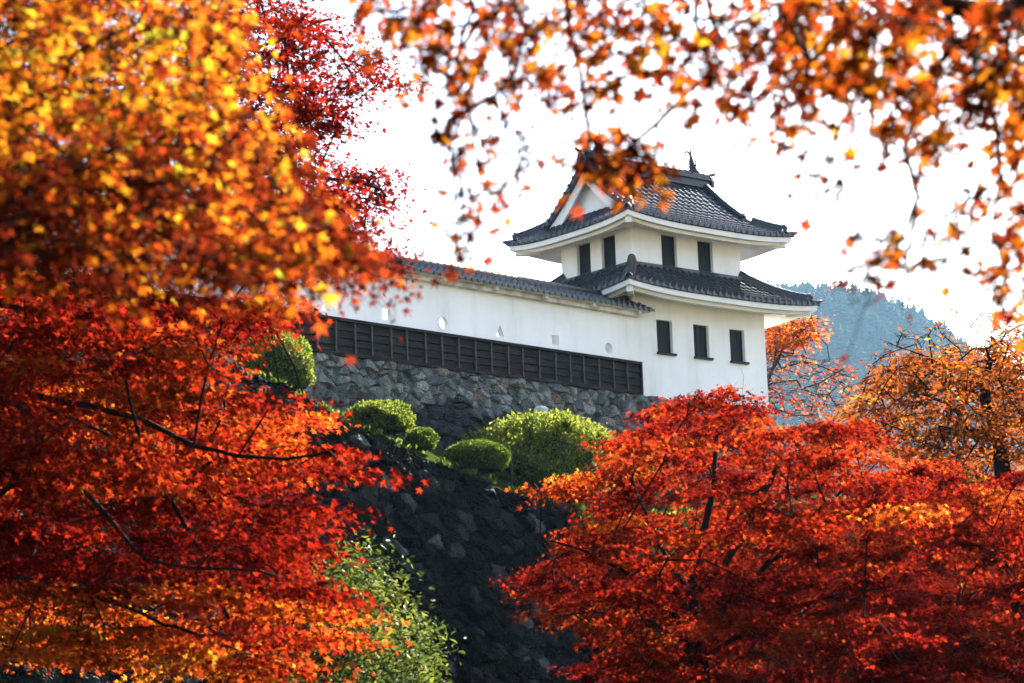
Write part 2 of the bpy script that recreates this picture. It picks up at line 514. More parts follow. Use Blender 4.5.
# ================================================================== THE SETTING
# ---- castle frame, from the corner of the upper storey
T_YAW = 0.6837
T_POS = np.array([4.2873, 75.0, 17.293 + EYE])
TX = np.array([math.cos(T_YAW), math.sin(T_YAW), 0]); TY = np.array([-math.sin(T_YAW), math.cos(T_YAW), 0])
def tw(a, b, z=0.): return T_POS + a * TX + b * TY + np.array([0, 0, z])
UW, UD = 5.327, 3.79                      # upper storey
LX0, LX1, LY0, LY1 = -.507, 5.895, -.48, 4.27   # lower storey
L_BOT = -5.484
W_YAW = math.radians(44.8)
WR = np.array([4.22, 74.33, 0.])          # right end of the long plaster wall
WX = np.array([math.cos(W_YAW), math.sin(W_YAW), 0]); WY = np.array([-math.sin(W_YAW), math.cos(W_YAW), 0])
W_BOT = 11.88 + EYE
W_LEN = 25.0
def ww(a, b, z=0.): return WR + a * WX + b * WY + np.array([0, 0, z])

# ---- retaining wall top line (left to right) and foot of the castle base wall
RW = [at(-60, 352, 47.5), at(180, 346, 54.), at(270, 378, 56.6), at(312, 401, 57.8), at(345, 421, 58.6), at(380, 437, 59.4), at(415, 452, 60.1),
      at(445, 466, 60.8), at(475, 477, 61.3), at(505, 489, 61.8), at(540, 499, 62.3), at(575, 516, 62.8), at(640, 551, 63.4), at(720, 600, 64.)]
RW = np.array(RW)
RW[0, 2] = RW[1, 2] + .1

def ground_h(x, y):
    foot = 59. - 6 * smooth01((-x - 2) / 8) - 4 * smooth01((x - 4) / 5)
    h = 8.6 * smooth01((y - foot) / 11.) * (1 - .7 * smooth01((x - 9) / 16.) - .3 * smooth01((x - 25) / 25.)) * (1 - smooth01((y - 95) / 45.)) * (1 - smooth01((-x - 32) / 22.))
    h = h + .35 * np.sin(x * .9 + 1.3) * np.sin(y * .7) * smooth01((y - 20) / 20.) * (y < 110)
    return h

def build_ground():
    xs = np.arange(-60, 62.1, 1.2); ys = np.arange(4, 150.1, 1.2)
    X, Y = np.meshgrid(xs, ys, indexing='ij')
    mb = MB(); mb.grid(np.stack([X, Y, ground_h(X, Y)], -1))
    tag(mb.build('ground', M['earth'], smooth=True), kind='structure')
    # unseen ground round the castle hill, made pale to bounce sun onto the walls
    gx = np.concatenate([np.linspace(-3000, -90, 14), [xs[0], xs[-1]], np.linspace(90, 3000, 14)])
    gy = np.concatenate([np.linspace(-600, -20, 10), [ys[0], ys[-1]], np.linspace(190, 3400, 16)])
    X, Y = np.meshgrid(gx, gy, indexing='ij'); Z = ground_h(X, Y)
    i = np.arange(X.size).reshape(X.shape)
    F = np.stack([i[:-1, :-1], i[1:, :-1], i[1:, 1:], i[:-1, 1:]], -1)
    cx = (gx[:-1] + gx[1:]) / 2; cy = (gy[:-1] + gy[1:]) / 2
    keep = ~((np.abs(cx - 1) < 60)[:, None] & ((cy > 5) & (cy < 149))[None])
    o = npmesh('bounce_ground', np.stack([X, Y, Z], -1).reshape(-1, 3), F[keep], M['valley'], smooth=True)
    tag(o, kind='structure')
build_ground()

# ---- mountain with its conifer forest, about 900 m off
PROF = [(-800, 430), (-300, 420), (0, 400), (200, 372), (400, 345), (520, 326), (600, 304), (680, 290), (740, 284), (790, 283), (830, 288), (860, 297), (900, 319),
        (945, 347), (985, 368), (1040, 395), (1120, 425), (1300, 470), (1700, 560)]
MS = 2.3          # the mountain stands about 2 km off
def mountain_h(x, y):
    return MS * mountain_u(np.asarray(x) / MS, np.asarray(y) / MS)
def mountain_u(x, y):
    px = 512 + FPX * x / 900. / math.cos(PITCH)
    yy = np.interp(px, [p[0] for p in PROF], [p[1] for p in PROF])
    el = (math.tan(PITCH) + (341.5 - yy - (px - 512) * .0329) / FPX * 1.03)
    crest = EYE + el * 900.
    t = (y - 560) / 340.
    f = smooth01(t) * (1 - .35 * smooth01((y - 900) / 350))
    bumps = 6 * np.sin(x * .021 + y * .013) + 5 * np.sin(x * .043 - y * .031 + 2)
    return -3 + (np.maximum(crest - 6, 3) + bumps * smooth01((t - .1) / .5) * (1 - smooth01((t - .8) / .2))) * f

def build_mountain():
    xs = np.linspace(-700, 700, 100) * MS; ys = np.linspace(555, 1250, 50) * MS
    X, Y = np.meshgrid(xs, ys, indexing='ij')
    mb = MB(); mb.grid(np.stack([X, Y, mountain_h(X, Y)], -1))
    tag(mb.build('mountain', M['slope'], smooth=True), kind='structure')
    rng = np.random.default_rng(3)
    V, T, TN, n0 = [], [], [], 0
    k = 7
    spots = [(x, y) for x, y in zip(rng.uniform(60, 300, 6500), rng.uniform(590, 925, 6500))]
    spots += [(x, rng.uniform(880, 915)) for x in np.arange(0, 300, 1.5)]
    for x, y in spots:
        x, y = x * MS, y * MS
        z = mountain_h(np.array(x), np.array(y)) - .5
        h = MS * rng.uniform(3.8, 7.0) * (1.25 if rng.random() < .15 else 1); r = h * rng.uniform(.30, .46)
        round_top = rng.random() < .55; tv = rng.beta(2, 3) * .8 if rng.random() < .97 else rng.uniform(.9, 1); n00 = n0
        lev = 5
        for l in range(lev):
            zb = h * (.08 + .92 * l / lev); zt = h * min(1, (.08 + .92 * (l + 1.5) / lev))
            q_ = (l + .4) / lev
            rr = r * (1 - q_ ** (1.9 if round_top else 1.25)) ** .8 * rng.uniform(.85, 1.15); ztop = zb + h * (.17 if round_top else .24)
            a = rng.uniform(0, 6.28) + np.arange(k) * 2 * np.pi / k
            q = rr * rng.uniform(.7, 1.25, k)
            ring = np.stack([x + q * np.cos(a), y + q * np.sin(a), z + zb + rng.uniform(-.06, .06, k) * h], 1)
            V.append(ring); V.append([[x + rng.normal(0, .1), y, z + ztop]])
            T += [[n0 + i, n0 + (i + 1) % k, n0 + k] for i in range(k)]
            n0 += k + 1
        TN += [tv] * (n0 - n00)
    o = npmesh('conifer_forest', np.vstack(V), np.array(T), M['conifer'], None, {'tone': TN})
    tag(o, 'blue green conifer forest covering the hazy mountain beyond the turret', 'forest', kind='stuff')
build_mountain()

# ------------------------------------------------------------------ stone walls
def stone_wall(path, ztop, zbot, batter, cw, ch, res, depth, seed, low_dark=None, thick=1.0, roughtop=0.):
    """fieldstone face: fitted boulders standing out of a wall that leans back. path: (n,2+) foot-to-head plan line of the top edge"""
    rng = np.random.default_rng(seed)
    path = np.asarray(path, float)[:, :2]
    seg = np.linalg.norm(np.diff(path, axis=0), axis=1); s = np.concatenate([[0], np.cumsum(seg)])
    L = s[-1]
    u = np.arange(0, L + res, res).clip(0, L)
    xy = np.stack([np.interp(u, s, path[:, 0]), np.interp(u, s, path[:, 1])], 1)
    zt = np.interp(u, s, ztop) if not np.isscalar(ztop) else np.full(len(u), ztop)
    zb = np.interp(u, s, zbot) if not np.isscalar(zbot) else np.full(len(u), zbot)
    H = (zt - zb).max(); nv = int(H / res) + 1
    tan = np.gradient(xy, axis=0); tan /= np.linalg.norm(tan, axis=1, keepdims=True)
    kk = max(3, int(1.2 / res)); ker = np.ones(kk) / kk      # ease the corners a little
    tan = np.stack([np.convolve(np.pad(tan[:, i], kk, 'edge'), ker, 'same')[kk:-kk] for i in (0, 1)], 1)
    nor = np.stack([tan[:, 1], -tan[:, 0]], 1)
    v = np.arange(nv) * res
    U, Vv = np.meshgrid(u, v, indexing='ij')
    gu, gv = int(L / cw) + 6, int(H / ch) + 6
    jx = rng.uniform(-.48, .48, (gu, gv)); jy = rng.uniform(-.45, .45, (gu, gv))
    wgt = np.where(rng.random((gu, gv)) < .22, rng.uniform(.08, .26, (gu, gv)), rng.uniform(-.20, .08, (gu, gv))) * cw; rid = rng.random((gu, gv)); off = rng.normal(0, .35, (gu, gv)); tx = rng.normal(0, .5, (gu, gv)); ty = rng.normal(0, .5, (gu, gv))
    ci = np.floor(U / cw).astype(int); cj = np.floor(Vv / ch).astype(int)
    wu = U + .05 * np.sin(Vv * 9 + U * 3); wv = Vv + .05 * np.sin(U * 8 + 1)
    F1 = np.full(U.shape, 9.); F2 = np.full(U.shape, 9.); I1 = np.zeros(U.shape, int)
    for di in range(-2, 3):
        for dj in range(-2, 3):
            a = np.clip(ci + di + 2, 0, gu - 1); b = np.clip(cj + dj + 2, 0, gv - 1)
            sx = (ci + di + .5 + jx[a, b] + .5 * (cj + dj) % 1) * cw; sy = (cj + dj + .5 + jy[a, b]) * ch
            d = np.sqrt((wu - sx) ** 2 + ((wv - sy) * cw / ch) ** 2) - wgt[a, b]
            nearer = d < F1
            F2 = np.where(nearer, F1, np.minimum(F2, d)); I1 = np.where(nearer, a * gv + b, I1); F1 = np.where(nearer, d, F1)
    a, b = I1 // gv, I1 % gv
    e = np.clip((F2 - F1) / (cw * .26), 0, 1)
    sx = (a - 2 + .5 + jx[a, b]) * cw; sy = (b - 2 + .5 + jy[a, b]) * ch
    en = np.clip((F2 - F1) / (cw * .13), 0, 1)
    h = depth * (.75 * smooth01(en) + .4 * np.sqrt(e) - .7) + depth * off[a, b] * e + (tx[a, b] * (U - sx) + ty[a, b] * (Vv - sy)) * .40 * np.minimum(1, e * 2)
    # broken facets: each stone is split by a second, finer set of planes
    ph = rid[a, b] * 40
    facet = np.abs(((U - sx) * np.cos(ph) + (Vv - sy) * np.sin(ph)) * 1.3 + .05) + .5 * np.abs((U - sx) * np.sin(ph * 1.7) - (Vv - sy) * np.cos(ph * 1.7))
    h -= facet * depth * 1.1 * e
    h += rng.normal(0, depth * .07, U.shape)
    frac = Vv / H
    Z = zt[:, None] - Vv * (zt - zb)[:, None] / H
    lean = batter * (zt[:, None] - Z)
    X = xy[:, 0:1] + nor[:, 0:1] * (h + lean); Y = xy[:, 1:2] + nor[:, 1:2] * (h + lean)
    if roughtop:
        Z[:, 0] += roughtop * off[a, b][:, 3]; Z[:, 1] += roughtop * .7 * off[a, b][:, 3]
    st = np.zeros(U.shape) if low_dark is None else low_dark(U, Vv, rid[a, b])
    # top and back so that the wall is solid
    pts = np.stack([X, Y, Z], -1)
    back = np.stack([xy[:, 0] - nor[:, 0] * thick, xy[:, 1] - nor[:, 1] * thick, Z[:, 0] + .02], -1)
    back0 = back.copy(); back0[:, 2] = zb
    pts = np.concatenate([back0[:, None], back[:, None], pts], 1)
    rep = lambda q: np.concatenate([q[:, :1], q[:, :1], q], 1)
    A, B = pts.shape[:2]
    i = np.arange(A * B).reshape(A, B)
    F = np.stack([i[:-1, :-1], i[:-1, 1:], i[1:, 1:], i[1:, :-1]], -1).reshape(-1, 4)
    return pts.reshape(-1, 3), F, {'stone': rep(rid[a, b]).ravel(), 'low_dark': rep(st).ravel()}

# base wall under the long plaster wall and the turret
c0 = ww(-W_LEN, -.06)[:2]; c1 = ww(-.32, -.10)[:2]; c2 = tw(LX1 + .06, LY0 - .08)[:2]; c3 = tw(LX1 + .12, LY1 + 4)[:2]
def base_dark(U, V, r):
    # stone below an uneven line is coloured nearly black
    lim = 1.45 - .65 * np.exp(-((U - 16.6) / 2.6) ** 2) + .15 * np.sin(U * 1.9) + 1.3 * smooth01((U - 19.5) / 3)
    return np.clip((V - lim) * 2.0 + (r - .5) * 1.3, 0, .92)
V_, F_, at_ = stone_wall([c0, c1, c2, c3], W_BOT - .03, W_BOT - 4.6, .16, .37, .29, .032, .19, 11, base_dark, roughtop=0)
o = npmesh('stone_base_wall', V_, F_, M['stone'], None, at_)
tag(o, 'grey green fieldstone base wall directly below the white plaster wall and turret', 'stone wall')

# retaining wall in front
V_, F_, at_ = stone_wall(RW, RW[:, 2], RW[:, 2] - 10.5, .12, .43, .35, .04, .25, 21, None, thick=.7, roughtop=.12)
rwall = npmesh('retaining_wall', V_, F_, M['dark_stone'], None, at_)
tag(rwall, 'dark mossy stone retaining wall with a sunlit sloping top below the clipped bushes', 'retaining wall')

# terrace between the two walls
def base_foot(f):
    """a point on the line where terrace meets base wall, f 0..1 left to right"""
    pts = np.array([ww(-W_LEN + 1, -.5, 11.9), ww(-14, -.5, 11.4), ww(-9, -.5, 10.7), ww(-.3, -.6, 9.6), tw(LX1, LY0 - .6, 0) * [1, 1, 0] + [0, 0, 8.8]])
    s = np.linspace(0, 1, len(pts))
    return np.array([np.interp(f, s, pts[:, i]) for i in range(3)])
def terrace_pt(px, f):
    pxs = [512 + FPX * (p - CAMP) @ RT / ((p - CAMP) @ FW) for p in RW]
    a = np.array([np.interp(px, pxs, RW[:, i]) for i in range(3)])
    fs = np.linspace(0, 1, 60); bf = np.array([base_foot(q) for q in fs])
    bx = 512 + FPX * (bf - CAMP) @ RT / ((bf - CAMP) @ FW)
    b = np.array([np.interp(px, bx, bf[:, i]) for i in range(3)])
    return a + (b - a) * f
g = []
pxs_ = np.linspace(-40, 720, 90)
for i, px in enumerate(pxs_):
    row = []
    for j, f in enumerate(np.linspace(0, 1.08, 22)):
        p = terrace_pt(px, f)
        p[2] += -.10 * (j < 2) + .06 * math.sin(i * 1.3) * math.sin(j * 1.7 + i)
        row.append(p)
    g.append(row)
mb = MB(); mb.grid(np.array(g)); o = mb.build('terrace_ground', M['turf'], smooth=True); tag(o, kind='structure')

# ================================================================== CASTLE TURRET
turret = thing('castle_turret', 'white two storey castle turret with dark tiled roofs at the right end of the wall', 'turret', tuple(T_POS + [0, 0, L_BOT]), T_YAW)
TZ = -L_BOT                                  # turret parts are built from the corner of the upper storey, then lifted
def lift(o):
    o.location.z += TZ
    return o

def wall_with_openings(mb, origin, ux, nrm, x0, x1, z0, z1, holes, reveal):
    """a wall face from x0..x1, z0..z1 with rectangular recesses; nrm points outward"""
    ux = np.array(ux, float); nrm = np.array(nrm, float); o_ = np.array(origin, float)
    xs = sorted({x0, x1, *[h[0] for h in holes], *[h[1] for h in holes]}); zs = sorted({z0, z1, *[h[2] for h in holes], *[h[3] for h in holes]})
    P = lambda x, z, d=0.: o_ + ux * x + np.array([0, 0, z]) - nrm * d
    for a, b in zip(xs[:-1], xs[1:]):
        for c, d in zip(zs[:-1], zs[1:]):
            if any(h[0] <= a and b <= h[1] and h[2] <= c and d <= h[3] for h in holes): continue
            mb.add([P(a, c), P(b, c), P(b, d), P(a, d)], [[0, 1, 2, 3]])
    for h in holes:
        a, b, c, d = h
        r = reveal
        q = [(a, c), (b, c), (b, d), (a, d)]
        for i in range(4):
            (xa, za), (xb, zb_) = q[i], q[(i + 1) % 4]
            mb.add([P(xa, za), P(xb, zb_), P(xb, zb_, r), P(xa, za, r)], [[0, 1, 2, 3]])

WW_, REV = .743, .17
def window(parent_holder, origin, ux, nrm, h, deep=REV):
    """dark shutter set back in its opening on a black sill"""
    ux = np.array(ux, float); nrm = np.array(nrm, float); o_ = np.array(origin, float)
    a, b, c, d = h
    cx, cz = (a + b) / 2, (c + d) / 2
    base = o_ + ux * cx + np.array([0, 0, cz])
    R = np.stack([ux, -nrm, [0, 0, 1.]], 1)
    m = MB()
    m.box(base - nrm * (deep - .02), ((b - a) / 2 - .004, .02, (d - c) / 2 - .004), R)
    for k in (-.96, -.32, .32, .96):
        m.box(base - nrm * (deep - .046) + ux * k * (b - a) * .47, (.022, .006, (d - c) / 2 - .006), R)
    w = lift(m.build('window', M['shutter'], parent_holder))
    s = MB()
    s.box(base + np.array([0, 0, -(d - c) / 2 - .035]) + nrm * .035 + ux * .02, ((b - a) / 2 + .06, .08, .038), R)
    s.build('sill', M['shutter'], w)
    return w

# lower storey
LH = [(.5639 - LX0, -2.6705), (2.3249 - LX0, -2.6705), (4.1006 - LX0, -2.6705)]
ZL0, ZL1 = L_BOT, -1.35
mb = MB()
lx = LX1 - LX0; ly = LY1 - LY0
holes_f = [(x, x + WW_, -3.839, z) for x, z in LH]
wall_with_openings(mb, (LX0, LY0, 0), (1, 0, 0), (0, -1, 0), 0, lx, ZL0, ZL1, holes_f, REV)
wall_with_openings(mb, (LX0, LY1, 0), (0, -1, 0), (-1, 0, 0), 0, ly, ZL0, ZL1, [], REV)
wall_with_openings(mb, (LX1, LY0, 0), (0, 1, 0), (1, 0, 0), 0, ly, ZL0, ZL1, [], REV)
wall_with_openings(mb, (LX1, LY1, 0), (-1, 0, 0), (0, 1, 0), 0, lx, ZL0, ZL1, [], REV)
lower_wall = lift(mb.build('lower_storey', M['plaster'], turret))
for h in holes_f: window(turret, (LX0, LY0, 0), (1, 0, 0), (0, -1, 0), h)
# upper storey
ZU0, ZU1 = -.75, .72
mb = MB()
zt, zb = .569, -.599
hu = [(1.4246, 1.4246 + WW_, zb, zt), (3.1923, 3.1923 + WW_, zb, zt)]
hl = [(UD - 2.1921 - WW_, UD - 2.1921, zb, zt), (UD - .8521 - WW_, UD - .8521, zb, zt)]
wall_with_openings(mb, (0, 0, 0), (1, 0, 0), (0, -1, 0), 0, UW, ZU0, ZU1, hu, REV)
wall_with_openings(mb, (0, UD, 0), (0, -1, 0), (-1, 0, 0), 0, UD, ZU0, ZU1, hl, REV)
wall_with_openings(mb, (UW, 0, 0), (0, 1, 0), (1, 0, 0), 0, UD, ZU0, ZU1, [], REV)
wall_with_openings(mb, (UW, UD, 0), (-1, 0, 0), (0, 1, 0), 0, UW, ZU0, ZU1, [], REV)
lift(mb.build('upper_storey', M['plaster'], turret))
for h in hu: window(turret, (0, 0, 0), (1, 0, 0), (0, -1, 0), h)
for h in hl: window(turret, (0, UD, 0), (0, -1, 0), (-1, 0, 0), h)

# ---- tiled roofs
TILE_W, COURSE = .30, .29
def tile_surface(P, L, s_lo, s_hi, seed, tw_=TILE_W, course=COURSE, amp=.072, a_off=0.):
    """P(a, s): point of the bare roof plane, a along the eave, s inward from the eave. s_hi(a): how far in each column runs.
       Adds rolled tile rows and lapped courses."""
    n = max(1, round(L / tw_)); tw_ = L / n
    fr = np.array([0, .07, .16, .25, .34, .42, .55, .70, .85])
    a = np.concatenate([(k + fr) * tw_ for k in range(n)] + [[L]])
    smax = max(s_hi(x) for x in a)
    nc = int(smax / course) + 1
    ss = np.concatenate([[k * course + .001, k * course + course * .5, (k + 1) * course - .004] for k in range(nc)])
    ss = np.concatenate([[0.], ss])
    A, S = np.meshgrid(a, ss, indexing='ij')
    hi = np.array([s_hi(x) for x in a])[:, None]; lo = np.array([s_lo(x) for x in a])[:, None]
    S = np.clip(S, lo, np.maximum(hi, lo + .001))
    f = (A / tw_) % 1.0; f[-1] = 0.999
    roll = np.where(f < .42, np.sin(np.pi * f / .42) * amp, -.35 * amp * np.sin(np.pi * (f - .42) / .58))
    lap = .05 * (1 - (S / course) % 1.0)
    P0 = P(A, S)
    e = 1e-3
    dA = P(A + e, S) - P0; dS = P(A, S + e) - P0
    N = np.cross(dA, dS); N /= np.linalg.norm(N, axis=-1, keepdims=True)
    N *= np.where(N[..., 2:] < 0, -1, 1)
    V = P0 + N * (roll + lap)[..., None]
    rng = np.random.default_rng(seed)
    tone = rng.beta(1.6, 2.4, (n + 1, nc + 2))
    tv = tone[np.clip((A / tw_ + .3).astype(int), 0, n), np.clip((S / course).astype(int), 0, nc)]
    # turned-down front edge
    drop = V[:, :1] - np.array([0, 0, .075]); V = np.concatenate([drop, V], 1); tv = np.concatenate([tv[:, :1], tv], 1)
    I = np.arange(V.shape[0] * V.shape[1]).reshape(V.shape[:2])
    F = np.stack([I[:-1, :-1], I[1:, :-1], I[1:, 1:], I[:-1, 1:]], -1).reshape(-1, 4)
    SS = np.concatenate([S[:, :1] - 1, S], 1)
    keep = ((SS[1:, 1:] - SS[1:, :-1]) > 1e-5) | ((SS[:-1, 1:] - SS[:-1, :-1]) > 1e-5)
    F = F[keep.ravel()]
    # round tile ends along the eave
    ends = [P(np.array((k + .21) * tw_), np.array(max(0., s_lo((k + .21) * tw_)))) for k in range(n)]
    return V.reshape(-1, 3), F, tv.ravel(), ends

class Roof:
    """gathers tile surfaces into one mesh with tones"""
    def __init__(s): s.V, s.F, s.T, s.n, s.ends = [], [], [], 0, []
    def add(s, V, F, T):
        s.V.append(V); s.F.append(F + s.n); s.T.append(T); s.n += len(V)
    def add_ends(s, m):
        V = np.concatenate(m.V); s.add(V, np.concatenate(m.Q), np.full(len(V), .45))
        s.tri = getattr(s, 'tri', []) + [np.concatenate(m.T) + s.n - len(V)]
    def build(s, name, parent):
        if hasattr(s, 'tri'):
            return npmesh(name, np.concatenate(s.V), [np.concatenate(s.F)] + s.tri, M['tile'], parent, {'tone': np.concatenate(s.T)}, smooth=False)
        return npmesh(name, np.concatenate(s.V), np.concatenate(s.F), M['tile'], parent, {'tone': np.concatenate(s.T)}, smooth=False)

def hip_sides(x0, x1, y0, y1):
    """four eaves of a rectangular roof: corner, direction along, direction in, length"""
    return [((x0, y0), (1, 0), (0, 1), x1 - x0), ((x1, y0), (0, 1), (-1, 0), y1 - y0),
            ((x1, y1), (-1, 0), (0, -1), x1 - x0), ((x0, y1), (0, -1), (1, 0), y1 - y0)]

def side_fn(side, f, sori, ssp, sdie):
    (cx, cy), (dx, dy), (ix, iy), L = side
    def P(a, s):
        u = np.clip(a / L, 0, 1)
        z = f(s) + sori * np.abs(2 * u - 1) ** ssp * np.clip(1 - s / sdie, 0, 1) ** 1.5
        return np.stack([cx + dx * a + ix * s, cy + dy * a + iy * s, z + 0 * a], -1)
    return P

def eave_bands(sides, f, sori, ssp, over, zwall, parent, top=-.07):
    """stepped white plaster boards under the tile edge, mitred at the corners"""
    steps = [(.05, top), (.07, top - .175), (.30, top - .165), (.315, top - .275), (.52, top - .275), (over - .02, zwall)]
    m = MB()
    for (cx, cy), (dx, dy), (ix, iy), L in sides:
        u = np.linspace(0, 1, 33)
        z0 = f(0.) + sori * np.abs(2 * u - 1) ** ssp
        for (s0, d0), (s1, d1) in zip(steps[:-1], steps[1:]):
            rows = []
            for s, d in ((s0, d0), (s1, d1)):
                a = s + (L - 2 * s) * u
                z = z0 + d if d is not zwall else np.full_like(u, zwall)
                rows.append(np.stack([cx + dx * a + ix * s, cy + dy * a + iy * s, z], 1))
            m.grid(np.stack(rows, 0))
    return lift(m.build('eave', M['eave'], parent, smooth=False))

def ridge_bar(path, w, h, parent, name='hip_ridge'):
    m = MB()
    k = 9
    cap = [(w * .36 * math.cos(t), h * .78 + w * .36 * math.sin(t)) for t in np.linspace(0, math.pi, 7)]
    prof = [(w / 2, -.06), (w / 2, h * .22), (w * .40, h * .24), (w * .46, h * .28), (w * .46, h * .48), (w * .38, h * .5), (w * .42, h * .54), (w * .42, h * .74)] + cap + \
           [(-w * .42, h * .74), (-w * .42, h * .54), (-w * .38, h * .5), (-w * .46, h * .48), (-w * .46, h * .28), (-w * .40, h * .24), (-w / 2, h * .22), (-w / 2, -.06)]
    m.sweep(path, prof)
    # joints of the round cap tiles
    path = np.asarray(path); seg = np.linalg.norm(np.diff(path, axis=0), axis=1); s = np.concatenate([[0], np.cumsum(seg)])
    for d in np.arange(.15, s[-1], .30):
        p = np.array([np.interp(d, s, path[:, i]) for i in range(3)]); q = np.array([np.interp(min(d + .05, s[-1]), s, path[:, i]) for i in range(3)])
        if np.linalg.norm(q - p) < .02: continue
        m.sweep([p + [0, 0, h * .78], q + [0, 0, h * .78]], [(w * .42 * math.cos(t), w * .42 * math.sin(t)) for t in np.linspace(0, math.pi, 7)])
    return lift(m.build(name, M['tile'], parent))

def end_tile(p, d, w, h, parent, horn=True, name='ridge_end_tile'):
    """the upright ornamental tile closing a ridge, shoulders, boss and curled cloud feet"""
    d = np.array([d[0], d[1], 0.]); d /= np.linalg.norm(d); sd_ = np.array([-d[1], d[0], 0]); p = np.asarray(p, float)
    out = [(-.62, -.18), (-.74, -.05), (-.60, .12), (-.50, .30), (-.52, .62), (-.36, .88), (-.15, 1.02), (0, 1.08)]
    out = out + [(-x, z) for x, z in out[-2::-1]]
    m = MB()
    ring = np.array(out)
    n = len(ring)
    A = p + sd_ * ring[:, :1] * w + np.array([0, 0, 1]) * ring[:, 1:] * h
    B = A + d * .11
    i = np.arange(n)
    m.add(np.vstack([A, B]), np.stack([i, (i + 1) % n, (i + 1) % n + n, i + n], 1))
    for R_, sgn in ((A, 1), (B, 1)):
        m.add(np.vstack([R_, R_.mean(0)]), T=[[j, (j + 1) % n, n] for j in range(n)])
    m.disc(p + d * .13 + np.array([0, 0, h * .55]), d, w * .26, .08, 10)
    for sgn in (-1, 1):
        m.disc(p + d * .10 + sd_ * sgn * w * .55 + np.array([0, 0, h * .02]), d, w * .16, .08, 8)
    if horn:
        m.tube([p + [0, 0, h * 1.0] - d * .1, p + d * .12 + [0, 0, h * 1.06], p + d * .30 + [0, 0, h * 1.16]], .07, 8)
    return lift(m.build(name, M['tile'], parent))

def tip_tile(p, d, parent):
    """pointed tile that runs out over the corner of the eave and turns up"""
    d = np.array([d[0], d[1], 0.]); d /= np.linalg.norm(d); p = np.asarray(p, float)
    m = MB()
    m.sweep([p - d * .35 + [0, 0, .02], p + [0, 0, .0], p + d * .12 + [0, 0, .02], p + d * .22 + [0, 0, .06]],
            [(.14, -.05), (.14, .05), (.07, .11), (-.07, .11), (-.14, .05), (-.14, -.05)], scale=[1, 1, .8, .35])
    return lift(m.build('corner_tile', M['tile'], parent))

def eave_ends(m, ends, d):
    for e in ends:
        m.disc(e + np.array([d[0], d[1], 0]) * .015 + [0, 0, .012], (d[0], d[1], -.05), .078, .06, 9)

# lower roof (skirt)
OV = 1.42
lo_rect = (LX0 - OV, LX1 + OV, LY0 - OV, LY1 + OV)
RUN = OV + .50
def f_lo(s): t = np.asarray(s) / RUN; return -1.88 + 1.20 * (.62 * t + .38 * t * t)
SORI = .20
roof_lo = thing_part = None
R_ = Roof()
sides = hip_sides(*lo_rect)
m_ends = MB()
for k, sd_ in enumerate(sides):
    P = side_fn(sd_, f_lo, SORI, 3.2, RUN)
    L = sd_[3]
    V, F, T, ends = tile_surface(P, L, lambda a: 0., lambda a, L=L: min(a, L - a, RUN), 30 + k)
    R_.add(V, F, T)
    eave_ends(m_ends, ends, (-sd_[2][0], -sd_[2][1]))
R_.add_ends(m_ends)
roof_lo = lift(R_.build('lower_roof', turret))
def sub(o, parent):          # sub-part of a part that is itself lifted
    o.location.z -= TZ
    return o
sub(eave_bands(sides, f_lo, SORI, 3.2, OV, -1.88, roof_lo), roof_lo)
# flashing course where the skirt meets the upper storey
m = MB()
zf = f_lo(RUN)
for (cx, cy), (dx, dy), (ix, iy), L in hip_sides(-.10, UW + .10, -.10, UD + .10):
    m.box(((cx + dx * L / 2 + ix * .05), (cy + dy * L / 2 + iy * .05), zf + .03), (abs(dx) * L / 2 + abs(ix) * .05 - .001 * abs(dx), abs(dy) * L / 2 + abs(iy) * .05 - .102 * abs(dy), .075))
sub(lift(m.build('top_course', M['tile'], roof_lo)), roof_lo)

def hips(rect, f, sori, smax, parent, w=.34, h=.21, s0=.30):
    x0, x1, y0, y1 = rect
    for cx, cy, ix, iy in ((x0, y0, 1, 1), (x1, y0, -1, 1), (x1, y1, -1, -1), (x0, y1, 1, -1)):
        sm = smax if np.isscalar(smax) else smax[0 if ix > 0 else 1]
        s = np.linspace(s0, sm, 14)
        L = min(x1 - x0, y1 - y0)
        z = f(s) + sori * np.abs(1 - 2 * s / (x1 - x0)) ** 3.2 * np.clip(1 - s / (OV + .5), 0, 1) ** 1.5 + .04
        path = np.stack([cx + ix * s, cy + iy * s, z], 1)
        sub(ridge_bar(path, w, h, parent), parent)
        d = (-ix, -iy)
        sub(end_tile(path[0] + [d[0] * .03, d[1] * .03, -.02], d, w * .95, h * 1.5, parent, False), parent)
        sub(tip_tile([cx + ix * .05, cy + iy * .05, f(0.) + sori + .03], d, parent), parent)
hips(lo_rect, f_lo, SORI, RUN + .12, roof_lo)
# white beam ends under the corners
def corner_beams(rect, z, parent, inset=.30):
    x0, x1, y0, y1 = rect
    for cx, cy, ix, iy in ((x0, y0, 1, 1), (x1, y0, -1, 1), (x1, y1, -1, -1), (x0, y1, 1, -1)):
        d = np.array([ix, iy, 0]) / math.sqrt(2)
        R2 = np.stack([d, [-d[1], d[0], 0], [0, 0, 1.]], 1)
        m = MB(); m.box(np.array([cx, cy, 0]) + d * (inset * 1.414 + .35) + [0, 0, z], (.45, .11, .11), R2)
        sub(lift(m.build('corner_beam', M['eave'], parent)), parent)
corner_beams(lo_rect, f_lo(0.) + SORI - .35, roof_lo)

